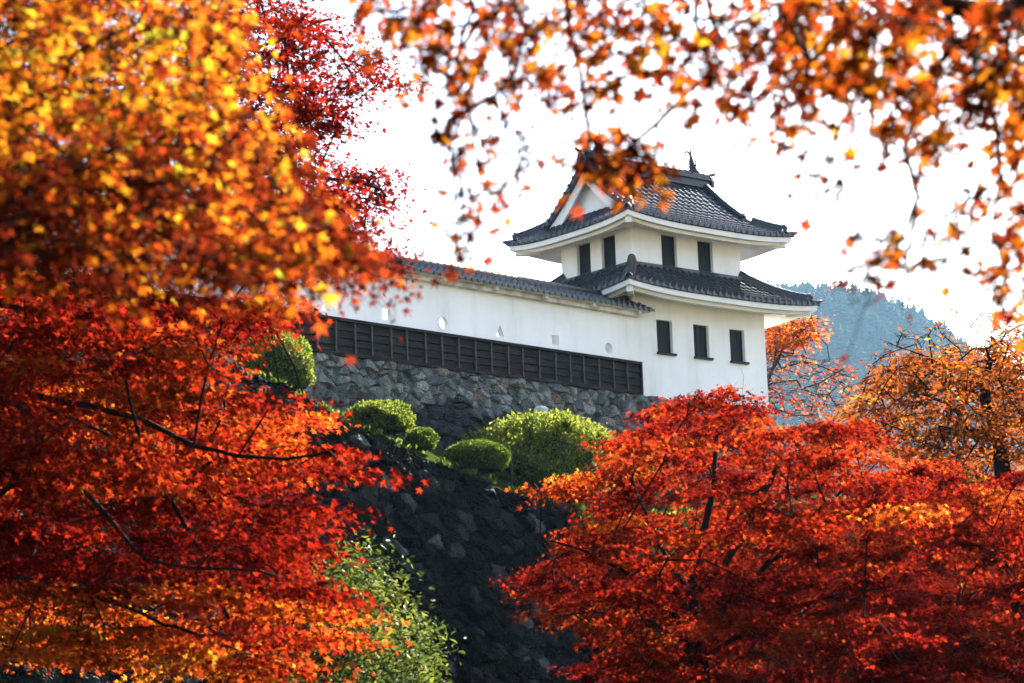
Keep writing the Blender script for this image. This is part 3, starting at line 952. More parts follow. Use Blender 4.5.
# upper roof: hipped skirt below, gable above
OU = 1.40
up_rect = (-OU, UW + OU, -OU, UD + OU)
HALF = (UD + 2 * OU) / 2
def f_up(s): t = np.asarray(s) / HALF; return .70 + 2.52 * (.66 * t + .34 * t * t)
XV0, XV1 = -.42, UW + .42                     # verge planes
GX0, GX1 = .02, UW - .02                      # gable wall planes
SGS = (GX0 + OU, UW + OU - GX1)
R_ = Roof(); m_ends = MB()
sides = hip_sides(*up_rect)
for k, sd_ in enumerate(sides):
    P = side_fn(sd_, f_up, SORI, 3.2, OV + .5)
    L = sd_[3]
    if k % 2 == 0:
        lo_, hi_ = ((XV0 + OU, UW + OU - XV1) if k == 0 else (UW + OU - XV1, XV0 + OU))
        hi = lambda a, L=L, p=lo_, q=hi_: min(HALF, a if a < p else (L - a if a > L - q else HALF))
    else:
        hi = lambda a, L=L, g=SGS[1 if k == 1 else 0]: min(a, L - a, g)
    V, F, T, ends = tile_surface(P, L, lambda a: 0., hi, 40 + k)
    R_.add(V, F, T); eave_ends(m_ends, ends, (-sd_[2][0], -sd_[2][1]))
R_.add_ends(m_ends)
roof_up = lift(R_.build('upper_roof', turret))
sub(eave_bands(sides, f_up, SORI, 3.2, OU, .70, roof_up), roof_up)
hips(up_rect, f_up, SORI, XV0 + OU + .12, roof_up)
corner_beams(up_rect, f_up(0.) + SORI - .35, roof_up)
# gables, barge boards, verge tiles, descending ridges
for gx, vx, sg, SG in ((GX0, XV0, -1, SGS[0]), (GX1, XV1, 1, SGS[1])):
    yc = UD / 2
    S0 = SG - abs(gx - vx) + .14
    s = np.linspace(SG - .25, HALF, 16)
    m = MB()
    pts = [(-OU + q, float(f_up(q)) - .06) for q in s] + [(UD + OU - q, float(f_up(q)) - .06) for q in s[::-1]]
    base = [(pts[0][0], float(f_up(SG - .3)) - .25), (pts[-1][0], float(f_up(SG - .3)) - .25)]
    ring = np.array([base[0]] + pts + [base[1]])
    A = np.stack([np.full(len(ring), gx), ring[:, 0], ring[:, 1]], 1)
    m.add(np.vstack([A, [gx, yc, float(f_up(SG))]]), T=[[j, (j + 1) % len(ring), len(ring)] for j in range(len(ring))])
    sub(lift(m.build('gable_wall', M['plaster'], roof_up)), roof_up)
    for half in (0, 1):
        s = np.linspace(S0, HALF + .02, 18)
        yy = -OU + s if half == 0 else UD + OU - s
        zz = f_up(s)
        wdt = .44 + .20 * ((HALF - s) / HALF) ** 1.0      # board widens to its foot
        m = MB()
        for x_ in (vx - sg * .02, vx - sg * .09):
            pass
        outer = np.stack([np.full_like(s, vx - sg * .01), yy, zz - .11], 1); inner = outer - np.stack([0 * s, 0 * s, wdt], 1)
        ob = outer - [sg * .08, 0, 0]; ib = inner - [sg * .08, 0, 0]
        m.grid(np.stack([outer, inner], 1)); m.grid(np.stack([ob, ib], 1)); m.grid(np.stack([outer, ob], 1)); m.grid(np.stack([inner, ib], 1))
        m.grid(np.array([[outer[0], inner[0]], [ob[0], ib[0]]]))
        sub(lift(m.build('barge_board', M['eave'], roof_up)), roof_up)
        # soffit under the verge
        m = MB()
        m.grid(np.stack([np.stack([np.full_like(s, vx - sg * .09), yy, zz - .10], 1), np.stack([np.full_like(s, gx), yy, zz - .10], 1)], 1))
        sub(lift(m.build('verge_soffit', M['eave'], roof_up)), roof_up)
        # verge tiles: round ends in a row over the board
        m = MB()
        path = np.stack([np.full_like(s, vx - sg * .04), yy, zz + .03], 1)
        m.sweep(path, [(.19, -.12), (.19, .06), (.08, .13), (-.08, .13), (-.19, .06), (-.19, -.12)])
        for q in np.arange(S0 + .03, HALF, .25):
            yq = -OU + q if half == 0 else UD + OU - q
            m.disc((vx + sg * .16, yq, float(f_up(q)) + .03), (sg, 0, 0), .075, .08, 9)
        sub(lift(m.build('verge_tiles', M['tile'], roof_up)), roof_up)
        # descending ridge inside the verge
        s2 = np.linspace(S0 + .15, HALF - .1, 14)
        y2 = -OU + s2 if half == 0 else UD + OU - s2
        path = np.stack([np.full_like(s2, vx - sg * .34), y2, f_up(s2) + .03], 1)
        sub(ridge_bar(path, .24, .22, roof_up, 'descending_ridge'), roof_up)
        sub(end_tile(path[0], (0, -1 if half == 0 else 1), .20, .28, roof_up, False), roof_up)
# main ridge with its end tiles and fish ornaments
zr = float(f_up(HALF))
m = MB()
XC = (XV0 + XV1) / 2
for q_ in range(5):
    m.box((XC, UD / 2, zr - .02 + .056 * q_), ((XV1 - XV0) / 2 - .05 - .004 * q_, .225 - .02 * q_ - .012 * (q_ % 2), .022))
    m.box((XC, UD / 2, zr + .008 + .056 * q_), ((XV1 - XV0) / 2 - .07, .16, .0056))
m.box((XC, UD / 2, zr + .29), ((XV1 - XV0) / 2 - .02, .24, .025))
m.box((XC, UD / 2, zr + .37), ((XV1 - XV0) / 2 - .06, .17, .05))
main_ridge = lift(m.build('main_ridge', M['tile'], roof_up)); sub(main_ridge, roof_up)
sub(ridge_bar([(XV0 + .02, UD / 2, zr + .36), (XC, UD / 2, zr + .345), (XV1 - .02, UD / 2, zr + .36)], .30, .16, roof_up, 'ridge_cap'), roof_up)
for sg, x_ in ((-1, XV0 - .04), (1, XV1 + .04)):
    sub(end_tile((x_, UD / 2, zr - .10), (sg, 0), .36, .62, roof_up, True), roof_up)

def fish(x_, sg):
    """roof ornament: fish standing head down on a saddle, body tapering up to a wide forked tail that curls inward"""
    m = MB()
    y = UD / 2
    S = np.array([0, 1., 0])
    a = np.linspace(0, 2 * np.pi, 10, endpoint=False)
    oval = np.stack([np.cos(a) * .8, np.sin(a)], 1)
    t = np.linspace(0, 1, 12)
    path = np.stack([x_ - sg * (.04 + .17 * t + .05 * np.sin(t * 3.1)), np.full_like(t, y), zr + .56 + .62 * t], 1)
    rad = .155 * (1 - t) ** .8 + .048
    rad[0] = .12
    m.sweep(path, oval, side=S, scale=rad)
    for q in range(1, 9):                                  # rings of scales
        p = path[q]; m.sweep([p - [0, 0, .012], p + [0, 0, .012]], oval, side=S, scale=[rad[q] * 1.10, rad[q] * 1.02])
    top = path[-1]
    def lobe(pts, r0):
        pts = np.array([top + np.array([dx * sg, 0, dz]) for dx, dz in pts])
        m.sweep(pts, np.stack([np.cos(a) * .6, np.sin(a)], 1), side=S, scale=np.linspace(r0, .014, len(pts)))
    lobe([(0, -.05), (-.06, .07), (-.16, .13), (-.27, .11), (-.35, .03), (-.38, -.06)], .065)
    lobe([(0, -.05), (-.02, .08), (.0, .18), (.04, .27), (.07, .33)], .06)
    lobe([(0, -.05), (-.07, .06), (-.13, .14), (-.16, .20)], .07)
    p = path[6]                                            # back fin
    m.sweep([p + [sg * .03, 0, -.02], p + [sg * .14, 0, .03], p + [sg * .19, 0, .11], p + [sg * .17, 0, .16]], np.stack([np.cos(a) * .5, np.sin(a)], 1), side=S, scale=[.05, .06, .05, .02])
    for s_ in (-1, 1):                                     # side fins
        p = path[3]
        m.sweep([p + [0, s_ * .08, 0], p + [-sg * .04, s_ * .19, .07], p + [-sg * .08, s_ * .24, .16]], np.stack([np.cos(a), np.sin(a) * .5], 1), side=np.array([1., 0, 0]), scale=[.06, .05, .015])
    # head with open jaw, on its saddle tile
    m.sweep([(x_ - sg * .02, y, zr + .58), (x_ + sg * .10, y, zr + .54), (x_ + sg * .20, y, zr + .57), (x_ + sg * .26, y, zr + .66)], oval, side=S, scale=[.14, .13, .09, .03])
    m.box((x_ - sg * .02, y, zr + .47), (.30, .15, .045))
    m.sweep([(x_ - sg * .24, y, zr + .50), (x_ - sg * .32, y, zr + .54), (x_ - sg * .34, y, zr + .62)], oval, side=S, scale=[.07, .07, .03])
    o = lift(m.build('ridge_fish_ornament', M['tile'], roof_up)); sub(o, roof_up)
fish(.18, -1)
fish(UW - .18, 1)

# ================================================================== LONG PLASTER WALL
wall = thing('castle_wall', 'long white plaster castle wall with black board skirt and tiled coping running to the turret', 'wall', tuple(ww(0, 0, W_BOT)), W_YAW)
EZ = 14.68 + EYE - W_BOT      # eave height over the foot: 2.8 m
def wall_face():
    m = MB()
    z1 = EZ - .02
    a0, a1 = -W_LEN, .04
    # loopholes: (distance from the right end, kind), all at one height
    def hpos(px, py):
        v = at(px, py, 60.) - CAMP
        n = WY; k = ((WR - CAMP) @ n) / (v @ n)
        p = CAMP + v * k - WR
        return p @ WX, p[2] - W_BOT
    loops = [(hpos(608.7, 347.3), 'c'), (hpos(555.4, 340.3), 's'), (hpos(500.3, 333.3), 't'), (hpos(443.5, 323.5), 'c'), (hpos(386.5, 313), 's'), (hpos(326, 304), 't')]
    for (x_, z_), kd in list(loops[-3:]):
        loops.append(((x_ - 7.2, z_), kd))
    half = .46
    zc = float(np.mean([l[0][1] for l in loops[:5]]))
    P = lambda x, z, d=0.: np.array([x, d, z])
    xs = sorted(l[0][0] for l in loops)
    cuts = [a0]
    for x in xs: cuts += [x - half, x + half]
    cuts.append(a1)
    for d_ in (0., .3):
        m.add([P(a0, 0, d_), P(a1, 0, d_), P(a1, zc - half, d_), P(a0, zc - half, d_)], [[0, 1, 2, 3]])
        m.add([P(a0, zc + half, d_), P(a1, zc + half, d_), P(a1, z1, d_), P(a0, z1, d_)], [[0, 1, 2, 3]])
        for i in range(0, len(cuts), 2):
            if cuts[i + 1] > cuts[i]:
                m.add([P(cuts[i], zc - half, d_), P(cuts[i + 1], zc - half, d_), P(cuts[i + 1], zc + half, d_), P(cuts[i], zc + half, d_)], [[0, 1, 2, 3]])
    m.add([P(a0, 0), P(a0, 0, .3), P(a0, z1, .3), P(a0, z1)], [[0, 1, 2, 3]])
    lh = []
    for (x, _), kd in loops:
        n = 32
        t = np.arange(n) / n
        ang = 2 * np.pi * t + np.pi / 4
        def sq(r):   # square path by angle
            c, s = np.cos(ang), np.sin(ang); k = r / np.maximum(abs(c), abs(s)); return np.stack([c * k, s * k], 1)
        if kd == 'c': hole = np.stack([np.cos(ang), np.sin(ang)], 1) * .185
        elif kd == 's': hole = sq(.165)
        else:
            tri = np.array([[.19, -.17], [0, .23], [-.19, -.17]])
            out = []
            for an in ang:
                d = np.array([math.cos(an), math.sin(an)]); best = None
                for q in range(3):
                    p0, p1 = tri[q], tri[(q + 1) % 3]
                    Mx = np.array([[d[0], p0[0] - p1[0]], [d[1], p0[1] - p1[1]]])
                    try: r = np.linalg.solve(Mx, p0)
                    except Exception: continue
                    if r[0] > 0 and -1e-6 <= r[1] <= 1 + 1e-6: best = r[0]
                out.append(d * best)
            hole = np.array(out)
        outer = sq(half)
        A = np.stack([x + outer[:, 0], 0 * t, zc + outer[:, 1]], 1); B = np.stack([x + hole[:, 0], 0 * t, zc + hole[:, 1]], 1)
        C = np.stack([x + hole[:, 0] * 1.8, 0 * t + .3, zc + hole[:, 1] * 1.6], 1)
        A2 = A + [0, .3, 0]
        i = np.arange(n); j = (i + 1) % n
        m.add(np.vstack([A, B]), np.stack([i, j, j + n, i + n], 1))
        m.add(np.vstack([A2, C]), np.stack([i, j, j + n, i + n], 1))
        q = MB()
        q.add(np.vstack([B, C]), np.stack([i, j, j + n, i + n], 1))
        lh.append(q)
    # back, ends and top
    m.add([P(a1, 0), P(a1, 0, .3), P(a1, z1, .3), P(a1, z1)], [[0, 1, 2, 3]])
    o = m.build('plaster_face', M['plaster'], wall)
    for q in lh: q.build('loophole', M['eave'], wall)
wall_face()
# board skirt
BH = 12.943 - 11.883
m = MB()
rng = np.random.default_rng(5)
rows = 4
x_ = -W_LEN
while x_ < .09:
    ln = min(rng.uniform(1.5, 3.5), .10 - x_)
    for r in range(rows):
        z0 = .06 + (BH - .12) * r / rows; z1 = .06 + (BH - .12) * (r + 1) / rows - .012 + .03 * (r == rows - 1)
        t = .008 * rng.random()
        y0, y1 = -.125 - t, -.065 - t            # each board laps over the one below
        m.add([(x_, -.03, z0), (x_ + ln - .006, -.03, z0), (x_ + ln - .006, y0, z0), (x_, y0, z0), (x_, -.03, z1), (x_ + ln - .006, -.03, z1), (x_ + ln - .006, y1, z1), (x_, y1, z1)],
              [[0, 1, 2, 3], [4, 5, 6, 7], [0, 1, 5, 4], [2, 3, 7, 6], [0, 3, 7, 4], [1, 2, 6, 5]])
    x_ += ln
skirt = m.build('board_skirt', M['board'], wall)
m = MB(); m.box((-W_LEN / 2 + .06, -.10, BH + .02), (W_LEN / 2 + .06, .10, .045)); m.build('top_rail', M['board'], skirt)
m = MB(); m.box((-W_LEN / 2 + .06, -.09, .03), (W_LEN / 2 + .06, .095, .05)); m.build('bottom_rail', M['board'], skirt)
m = MB(); m.box((.10, -.08, BH / 2), (.035, .10, BH / 2 - .02)); bt0 = m.build('batten', M['board'], skirt)
x_ = -.60
m = MB(); m.box((0, -.135, BH / 2 + .005), (.032, .03, BH / 2 - .04))
bt = m.build('batten', M['batten'], skirt); bt.location.x = x_
k = 1
while x_ - .715 > -W_LEN:
    x_ -= .715
    c = bt.copy(); COL.objects.link(c); c.parent = skirt; c.location.x = x_ + rng.normal(0, .03); c.rotation_euler.y = rng.normal(0, .012)
# coping roof
XE = .46
def f_w(s): return EZ + .10 + .42 * np.asarray(s) / .82
R_ = Roof(); m_ends = MB()
Lw = W_LEN + XE
Pf = lambda a, s: np.stack([-W_LEN + a, -.55 + s, f_w(s) + 0 * a], -1)
V, F, T, ends = tile_surface(Pf, Lw, lambda a: 0., lambda a: .82, 60, tw_=.27, course=.24, amp=.05); R_.add(V, F, T); eave_ends(m_ends, ends, (0, -1))
Pb = lambda a, s: np.stack([XE - a, 1.09 - s, f_w(s) + 0 * a], -1)
V, F, T, ends = tile_surface(Pb, Lw, lambda a: 0., lambda a: .82, 61, tw_=.27, course=.24, amp=.05); R_.add(V, F, T)
R_.add_ends(m_ends)
coping = R_.build('coping_roof', wall)
TZ_keep, TZ = TZ, 0
ridge_bar([(-W_LEN, .27, f_w(.82) - .02), (-W_LEN / 2, .27, f_w(.82) - .02), (XE - .02, .27, f_w(.82) - .02)], .24, .17, coping, 'coping_ridge')
end_tile((XE - .02, .27, f_w(.82) - .12), (1, 0), .2, .34, coping, False)
TZ = TZ_keep
m = MB()
m.box((-W_LEN / 2 + .15, -.24, EZ + .065), (W_LEN / 2 + .15, .26, .028))
m.box((-W_LEN / 2 + .08, -.12, EZ - .035), (W_LEN / 2 + .08, .135, .068))
m.build('eave_ledge', M['old_eave'], wall)
m = MB(); m.box((0, -.27, EZ - .02), (.07, .17, .055)); br = m.build('bracket', M['old_eave'], wall); br.location.x = -.14
for k in range(1, 11):
    c = br.copy(); COL.objects.link(c); c.parent = wall; c.location.x = -.14 - 2.27 * k
# ================================================================== PLANTS ON THE TERRACE
def dome_bush(name, label, px, py_top, wpx, hm, f, leaf, n, mat, kind='quad', group=None, seed=1, lump=.06, tint=.5, loose=0., core=.86, sy=1.0):
    """clipped or loose bush sitting on the terrace"""
    rng = np.random.default_rng(seed)
    b = terrace_pt(px, f); b = b + np.array([0, 0, .10])
    depth = b[1]
    top = at(px, py_top, depth)[2]
    rx = wpx / 2 * depth / FPX
    H = max(.5, top - b[2]) if hm is None else hm
    if hm is not None: b[2] = top - H
    root = thing(name, label, 'bush', tuple(b), 0, group)
    def surf(u, ph):      # unit dome with lumps, u = 0 foot .. 1 top
        w = np.sqrt(np.maximum(0, 1 - np.clip((u - .35) / .65, 0, 1) ** 2.3)) * np.clip(.84 + .45 * u, 0, 1)
        l = 1 + lump * (np.sin(3 * ph + 7 * u + seed) + .7 * np.sin(5 * ph - 9 * u + 2 * seed) + .5 * np.sin(9 * ph + 13 * u))
        return np.stack([rx * w * l * np.cos(ph), rx * sy * w * l * np.sin(ph), H * u * (1 + .3 * lump * np.sin(4 * ph + seed))], -1)
    U, PH = np.meshgrid(np.linspace(0, 1, 14), np.linspace(0, 2 * np.pi, 25), indexing='ij')
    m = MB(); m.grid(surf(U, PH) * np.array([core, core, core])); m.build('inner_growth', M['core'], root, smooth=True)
    u = rng.uniform(.02, 1, n) ** .75; ph = rng.uniform(0, 2 * np.pi, n)
    p = surf(u, ph)
    e = 1e-3
    nn = np.cross(surf(u, ph + e) - p, surf(u + e, ph) - p); nn /= np.maximum(np.linalg.norm(nn, axis=1, keepdims=True), 1e-9)
    nn *= np.where((nn * (p - [0, 0, H * .4])).sum(1, keepdims=True) < 0, -1, 1)
    clump = .5 + .5 * np.sin(p[:, 0] * 9 + seed) * np.sin(p[:, 1] * 8 + 1) * np.sin(p[:, 2] * 10)
    p = p + nn * (rng.uniform(-.10, .02, n) + loose * rng.uniform(-1.2, 1, n) * clump)[:, None]
    d = nn * rng.uniform(.2, 1.2, n)[:, None] + rng.normal(0, .8, (n, 3)) + [0, 0, .4]
    N = nn + rng.normal(0, .6, (n, 3))
    leaf_mesh('foliage', p, d, N, leaf, tint + rng.normal(0, .2, n) + .25 * (clump - .5), M[mat], root, kind)
    return root

dome_bush('clipped_bush', 'round clipped green bush at the far left in front of the board skirt', 276, 332, 78, None, .35, .075, 9000, 'green_leaf', 'quad', seed=1, lump=.08, tint=.66, loose=.07)
dome_bush('clipped_bush', 'broad clipped bush with yellow green top on the wall edge left of a smaller one', 379, 402, 70, None, .22, .075, 9000, 'green_leaf', 'quad', seed=2, lump=.10, tint=.66, loose=.08)
dome_bush('clipped_bush', 'smallest low brownish green bush squeezed between two clipped bushes', 421, 428, 34, None, .15, .06, 3500, 'green_leaf', 'quad', seed=3, lump=.09, tint=.5, loose=.05)
dome_bush('clipped_bush', 'dark smooth dome shaped bush beside the thin stake', 477, 441, 68, None, .16, .06, 11000, 'green_leaf', 'quad', seed=4, lump=.03, tint=.42, loose=.03)
dome_bush('leafy_bush', 'largest bright green leafy bush growing against the base wall', 545, 418, 130, None, .42, .10, 16000, 'green_leaf', 'oval', seed=5, lump=.17, tint=.74, loose=.42, sy=.75, core=.72)
dome_bush('leafy_bush', 'small loose yellow green bush half hidden by the red maple under the turret', 630, 436, 60, None, .7, .10, 3000, 'green_leaf', 'oval', seed=6, lump=.16, tint=.7, loose=.3)

dome_bush('low_shrub', 'low dark spreading shrub between the thin stake and the red maple', 562, 474, 96, None, .22, .08, 6000, 'green_leaf', 'oval', seed=8, lump=.12, tint=.22, loose=.15)
# thin stake beside the dark dome
b = terrace_pt(511, .12); top = at(511, 456, b[1])[2]
m = MB(); m.tube([b - [0, 0, .2], b * [1, 1, 0] + [.02, 0, (b[2] + top) / 2], b * [1, 1, 0] + [.0, 0, top]], [.045, .04, .035], 7)
tag(m.build('wooden_stake', M['grey_bark'], smooth=True), 'thin grey wooden stake standing by the dark dome bush', 'stake')

# pale boulder against the base wall
def boulder():
    b = terrace_pt(540, .93)
    c = at(541, 410, b[1] - .1)
    bm = bmesh.new(); bmesh.ops.create_icosphere(bm, subdivisions=3, radius=1)
    me = bpy.data.meshes.new('pale_boulder'); bm.to_mesh(me); bm.free()
    V = np.array([v.co[:] for v in me.vertices])
    V = V * (1 + .12 * np.sin(V[:, :1] * 4 + 1) * np.sin(V[:, 1:2] * 5) + .06 * np.sin(V[:, 2:] * 9)) * [.22, .18, .14]
    me.vertices.foreach_set('co', V.astype(np.float32).ravel()); me.update()
    me.materials.append(simple_mat('pale_stone', [(.3, (.45, .46, .48)), (.7, (.62, .63, .66))], 6, .8, .3))
    o = bpy.data.objects.new('pale_boulder', me); COL.objects.link(o); o.location = c
    tag(o, 'small pale boulder against the base wall above the largest green bush', 'boulder')
boulder()

# grass tufts along the terrace edge
def tufts():
    rng = np.random.default_rng(9)
    P, D, N = [], [], []
    for px, f0, n in [(x, f, c) for x, f, c in zip(rng.uniform(250, 640, 120), rng.beta(1, 4, 120), rng.integers(3, 11, 120))]:
        b = terrace_pt(px, f0 * .5) + [0, 0, .02]
        p = b + rng.normal(0, .10, (n, 3)) * [1, 1, .02]
        d = np.stack([rng.normal(0, .5, n), rng.normal(0, .5, n), np.ones(n)], 1)
        P.append(p + d * .05); D.append(d); N.append(rng.normal(0, 1, (n, 3)))
    P, D, N = map(np.concatenate, (P, D, N))
    o = leaf_mesh('grass', P, D, N, .13, rng.uniform(.15, .8, len(P)), M['green_leaf'], None, 'quad')
    tag(o, 'short sunlit grass along the top of the mossy wall', 'grass', kind='stuff')
tufts()

# ================================================================== TREES
TOPY = -8
# -- tall red maple at the left, trunk outside the photograph
c = np.array([-6.3, 20.5, 4.])
def tint_red(x, y, rng):
    t = .42 + rng.normal(0, .09)
    if y < 290: t = .33 + rng.normal(0, .07)
    if 500 < y < 585: t -= .10  # shade across the middle of the crown, put into the leaf tint
    if y >= 585: t += (.25 if x < 230 else .14)
    if 120 < x < 320 and 330 < y < 480 and rng.random() < .35: t += .22
    return t
polyA = [(-30, 280), (60, 268), (150, 285), (240, 300), (296, 300), (300, 318), (236, 326), (226, 350), (226, 375), (250, 392), (300, 404), (325, 430), (362, 446), (355, 464), (322, 478), (330, 500),
         (326, 530), (335, 560), (345, 600), (345, 635), (300, 650), (270, 680), (230, 672), (120, 650), (60, 660), (-30, 650)]
polyA2 = [(225, -20), (290, -10), (322, 30), (395, 72), (385, 92), (345, 112), (332, 140), (385, 172), (392, 195), (368, 225), (390, 258), (330, 270), (250, 250), (215, 100)]
pads = pads_in(polyA, 215, 16, (16.8, 24.5), .62, .045, 330, tint_red, c, 101, .10)
pads += pads_in(polyA2, 90, 15, (20, 23.5), .55, .08, 190, tint_red, c, 102, .10)
trunkA = [(-6.6, 20.5, 0), (-6.4, 20.4, 2.2), (-5.9, 20.3, 4.2), (-5.0, 20.2, 6.2), (-4.4, 20.6, 8.6), (-3.2, 21.2, 10.2)]
trunkA[0] = (-6.6, 20.5, ground_h(-6.6, 20.5) - .1)
def limb(pts, d, r0, r1): return ([at(x, y, dd) for (x, y), dd in zip(pts, np.linspace(d[0], d[1], len(pts)))], r0, r1)
limbsA = [limb([(-60, 372), (0, 384), (59, 404), (88, 408), (139, 419), (195, 445), (260, 458), (330, 452)], (19.6, 18.2), .050, .012),
          limb([(-60, 392), (20, 405), (95, 428), (130, 452), (165, 478), (200, 484)], (19.4, 18.0), .040, .012),
          limb([(-40, 370), (15, 398), (47, 451), (83, 492), (124, 534), (142, 557), (195, 566), (260, 572)], (19.2, 17.6), .036, .010),
          limb([(-60, 560), (40, 580), (124, 607), (177, 628), (240, 652)], (19.2, 17.8), .030, .010),
          limb([(-60, 300), (40, 310), (120, 305), (200, 318), (270, 312)], (20., 19.), .034, .010),
          limb([(-60, 120), (60, 90), (170, 75), (250, 50), (330, 18)], (21., 21.5), .050, .012),
          limb([(60, 200), (170, 190), (260, 172), (340, 180), (380, 190)], (21., 21.8), .040, .010)]
make_tree('red_maple', 'tall crimson maple filling the left side below the golden leaves', 'maple tree', trunkA, [.26, .22, .18, .13, .09, .05], pads, .078, 'red_leaf', seed=11,
          twig_n=11, tip=.008, twig_r=.0025, reach=.28, tilt=.42, limbs=limbsA)

# -- golden maple close to the camera, out of focus
def tint_gold(x, y, rng):
    t = .345 + rng.normal(0, .18)
    t -= .32 * smooth01((y - 80) / 170.) + .10 * smooth01((x - 180) / 200.)
    return float(t)
polyB = [(-30, -30), (228, -30), (232, 50), (262, 108), (280, 150), (328, 190), (352, 232), (400, 262), (385, 275), (335, 262), (300, 285), (262, 262), (225, 300), (180, 272), (140, 292), (100, 255), (60, 285), (20, 258), (-30, 280)]
c = np.array([-3.0, 6.5, 3.])
pads = pads_in(polyB, 470, 9.5, (5.8, 11), .19, .06, 36, tint_gold, c, 111, .27)
trunkB = [(-3.1, 6.4, 0), (-3.0, 6.5, 1.3), (-2.7, 6.6, 2.3), (-2.1, 6.8, 2.9), (-1.85, 6.9, 3.1)]
trunkB[0] = (-3.1, 6.4, ground_h(-3.1, 6.4) - .1)
make_tree('golden_maple', 'golden orange maple close by at the upper left with blurred leaves', 'maple tree', trunkB, [.13, .11, .08, .03, .014], pads, .052, 'gold_leaf', seed=12,
          twig_n=6, tip=.0035, twig_r=.0016, step=.12, droop=.6, tilt=.65, spread=.7, reach=.35)

# -- overhanging maple whose limb crosses the top of the view
rng = np.random.default_rng(77)
spots = []
def cl(px, py, d, r, n, t): spots.append((px, py, d, r, n, t))
for x, y in [(372, 5), (395, 18), (420, 8), (440, 30), (455, 60), (478, 22), (500, 45), (505, 10), (525, 30), (545, 55), (548, 12), (570, 35), (590, 15), (600, 50), (622, 28), (645, 12), (640, 48), (668, 40), (690, 20), (425, 48), (470, 75), (515, 72), (560, 78), (615, 78), (660, 70)]:
    cl(x, y, rng.uniform(5.6, 6.6), .10, 17, .38)
for x, y in [(468, 105), (495, 95), (500, 120), (512, 150), (528, 160), (452, 150), (462, 190), (480, 180), (470, 225), (495, 205), (455, 215), (540, 105), (556, 165)]:
    cl(x, y, rng.uniform(5.8, 6.5), .07, 6, .30)
for x, y in [(588, 152), (605, 142), (620, 156), (612, 168), (640, 168), (598, 168), (630, 146), (650, 174)]:
    cl(x, y, 6.1 + rng.uniform(-.15, .15), .07, 8, .40)
for x, y in [(700, 60), (690, 90), (720, 75), (738, 50), (728, 105), (752, 92), (760, 60), (745, 130)]:
    cl(x, y, rng.uniform(5.6, 6.6), .09, 8, .32)
for _ in range(56):
    x = rng.uniform(770, 1040); y = rng.uniform(-10, 60 + (x - 770) * .38 * rng.uniform(.2, 1.2))
    cl(x, min(y, 165), rng.uniform(4.9, 6.8), .11, 17, .36)
for x, y in [(790, 90), (800, 120), (815, 105), (845, 120), (870, 135), (905, 150), (930, 140)]:
    cl(x, y, rng.uniform(5.4, 6.4), .09, 10, .36)
for x, y in [(785, 150), (800, 172), (822, 165), (835, 178), (862, 172)]:
    cl(x, y, 6 + rng.uniform(-.2, .2), .06, 6, .28)
for x, y in [(850, 238), (870, 262), (862, 285), (895, 255), (910, 240), (905, 270), (925, 262), (845, 270)]:
    cl(x, y, 5.7 + rng.uniform(-.2, .2), .06, 6, .28)
for x, y in [(960, 255), (985, 240), (1005, 270), (985, 290), (1015, 250), (975, 200), (1015, 205), (1000, 180), (1020, 160)]:
    cl(x, y, 5.6 + rng.uniform(-.2, .2), .07, 7, .27)
for x, y in [(1005, 60), (1022, 95), (1010, 130), (985, 140), (1030, 30), (960, 150), (1015, 225), (1000, 300), (980, 275), (945, 215), (935, 240), (880, 245), (1020, 290),
             (455, 85), (447, 120), (475, 130), (462, 240), (485, 150), (505, 175), (440, 170), (420, 70), (400, 45)]:
    cl(x, y, rng.uniform(5.6, 6.4), .07, 8, .32)
for x in np.arange(350, 1040, 17.):
    cl(x + rng.uniform(-8, 8), rng.uniform(-12, 26), rng.uniform(5.6, 6.8), .09, 6, .29)
for x, y in [(705, 40), (728, 30), (745, 20), (760, 38), (712, 75), (735, 88), (775, 70)]:
    cl(x, y, rng.uniform(5.7, 6.6), .08, 9, .32)
pads = []
cc = np.array([2.6, 6.2, 4.2])
for x, y in [(590, 140), (608, 150), (625, 140), (640, 155), (600, 165), (618, 172), (655, 165), (582, 160)]:
    cl(x, y, 6.1 + rng.uniform(-.2, .2), .07, 6, .42)
for px, py, d, r, n, t in spots:
    p = at(px, py, d)
    pads.append((p, p - cc, r, .05, int(n * 1.75), t + rng.normal(0, .10) - .08, .20))
trunkC = [(5.6, 7.0, 0), (5.55, 7.0, 2.0), (5.0, 6.9, 3.5), (3.6, 6.5, 4.3), tuple(at(1090, -30, 6.0)), tuple(at(1000, 20, 5.9)), tuple(at(880, -22, 5.9)), tuple(at(700, -40, 6.1)), tuple(at(520, -35, 6.2)), tuple(at(370, -25, 6.2))]
trunkC[0] = (5.6, 7.0, ground_h(5.6, 7.0) - .1)
twigends = [at(960, 232, 5.7), at(935, 205, 5.7), at(918, 196, 5.7), at(580, 150, 6.1), at(545, 120, 6.1)]
make_tree('overhanging_maple', 'orange maple close by whose leafy limb hangs across the top over the turret', 'maple tree', trunkC, [.17, .14, .10, .065, .04, .03, .024, .018, .012, .006], pads, .060, 'gold_leaf', seed=13,
          twig_n=6, tip=.0035, twig_r=.0018, step=.12, droop=.9, tilt=.75, spread=.5, hang=.25, reach=.5, wander=.10, extra_ends=twigends)

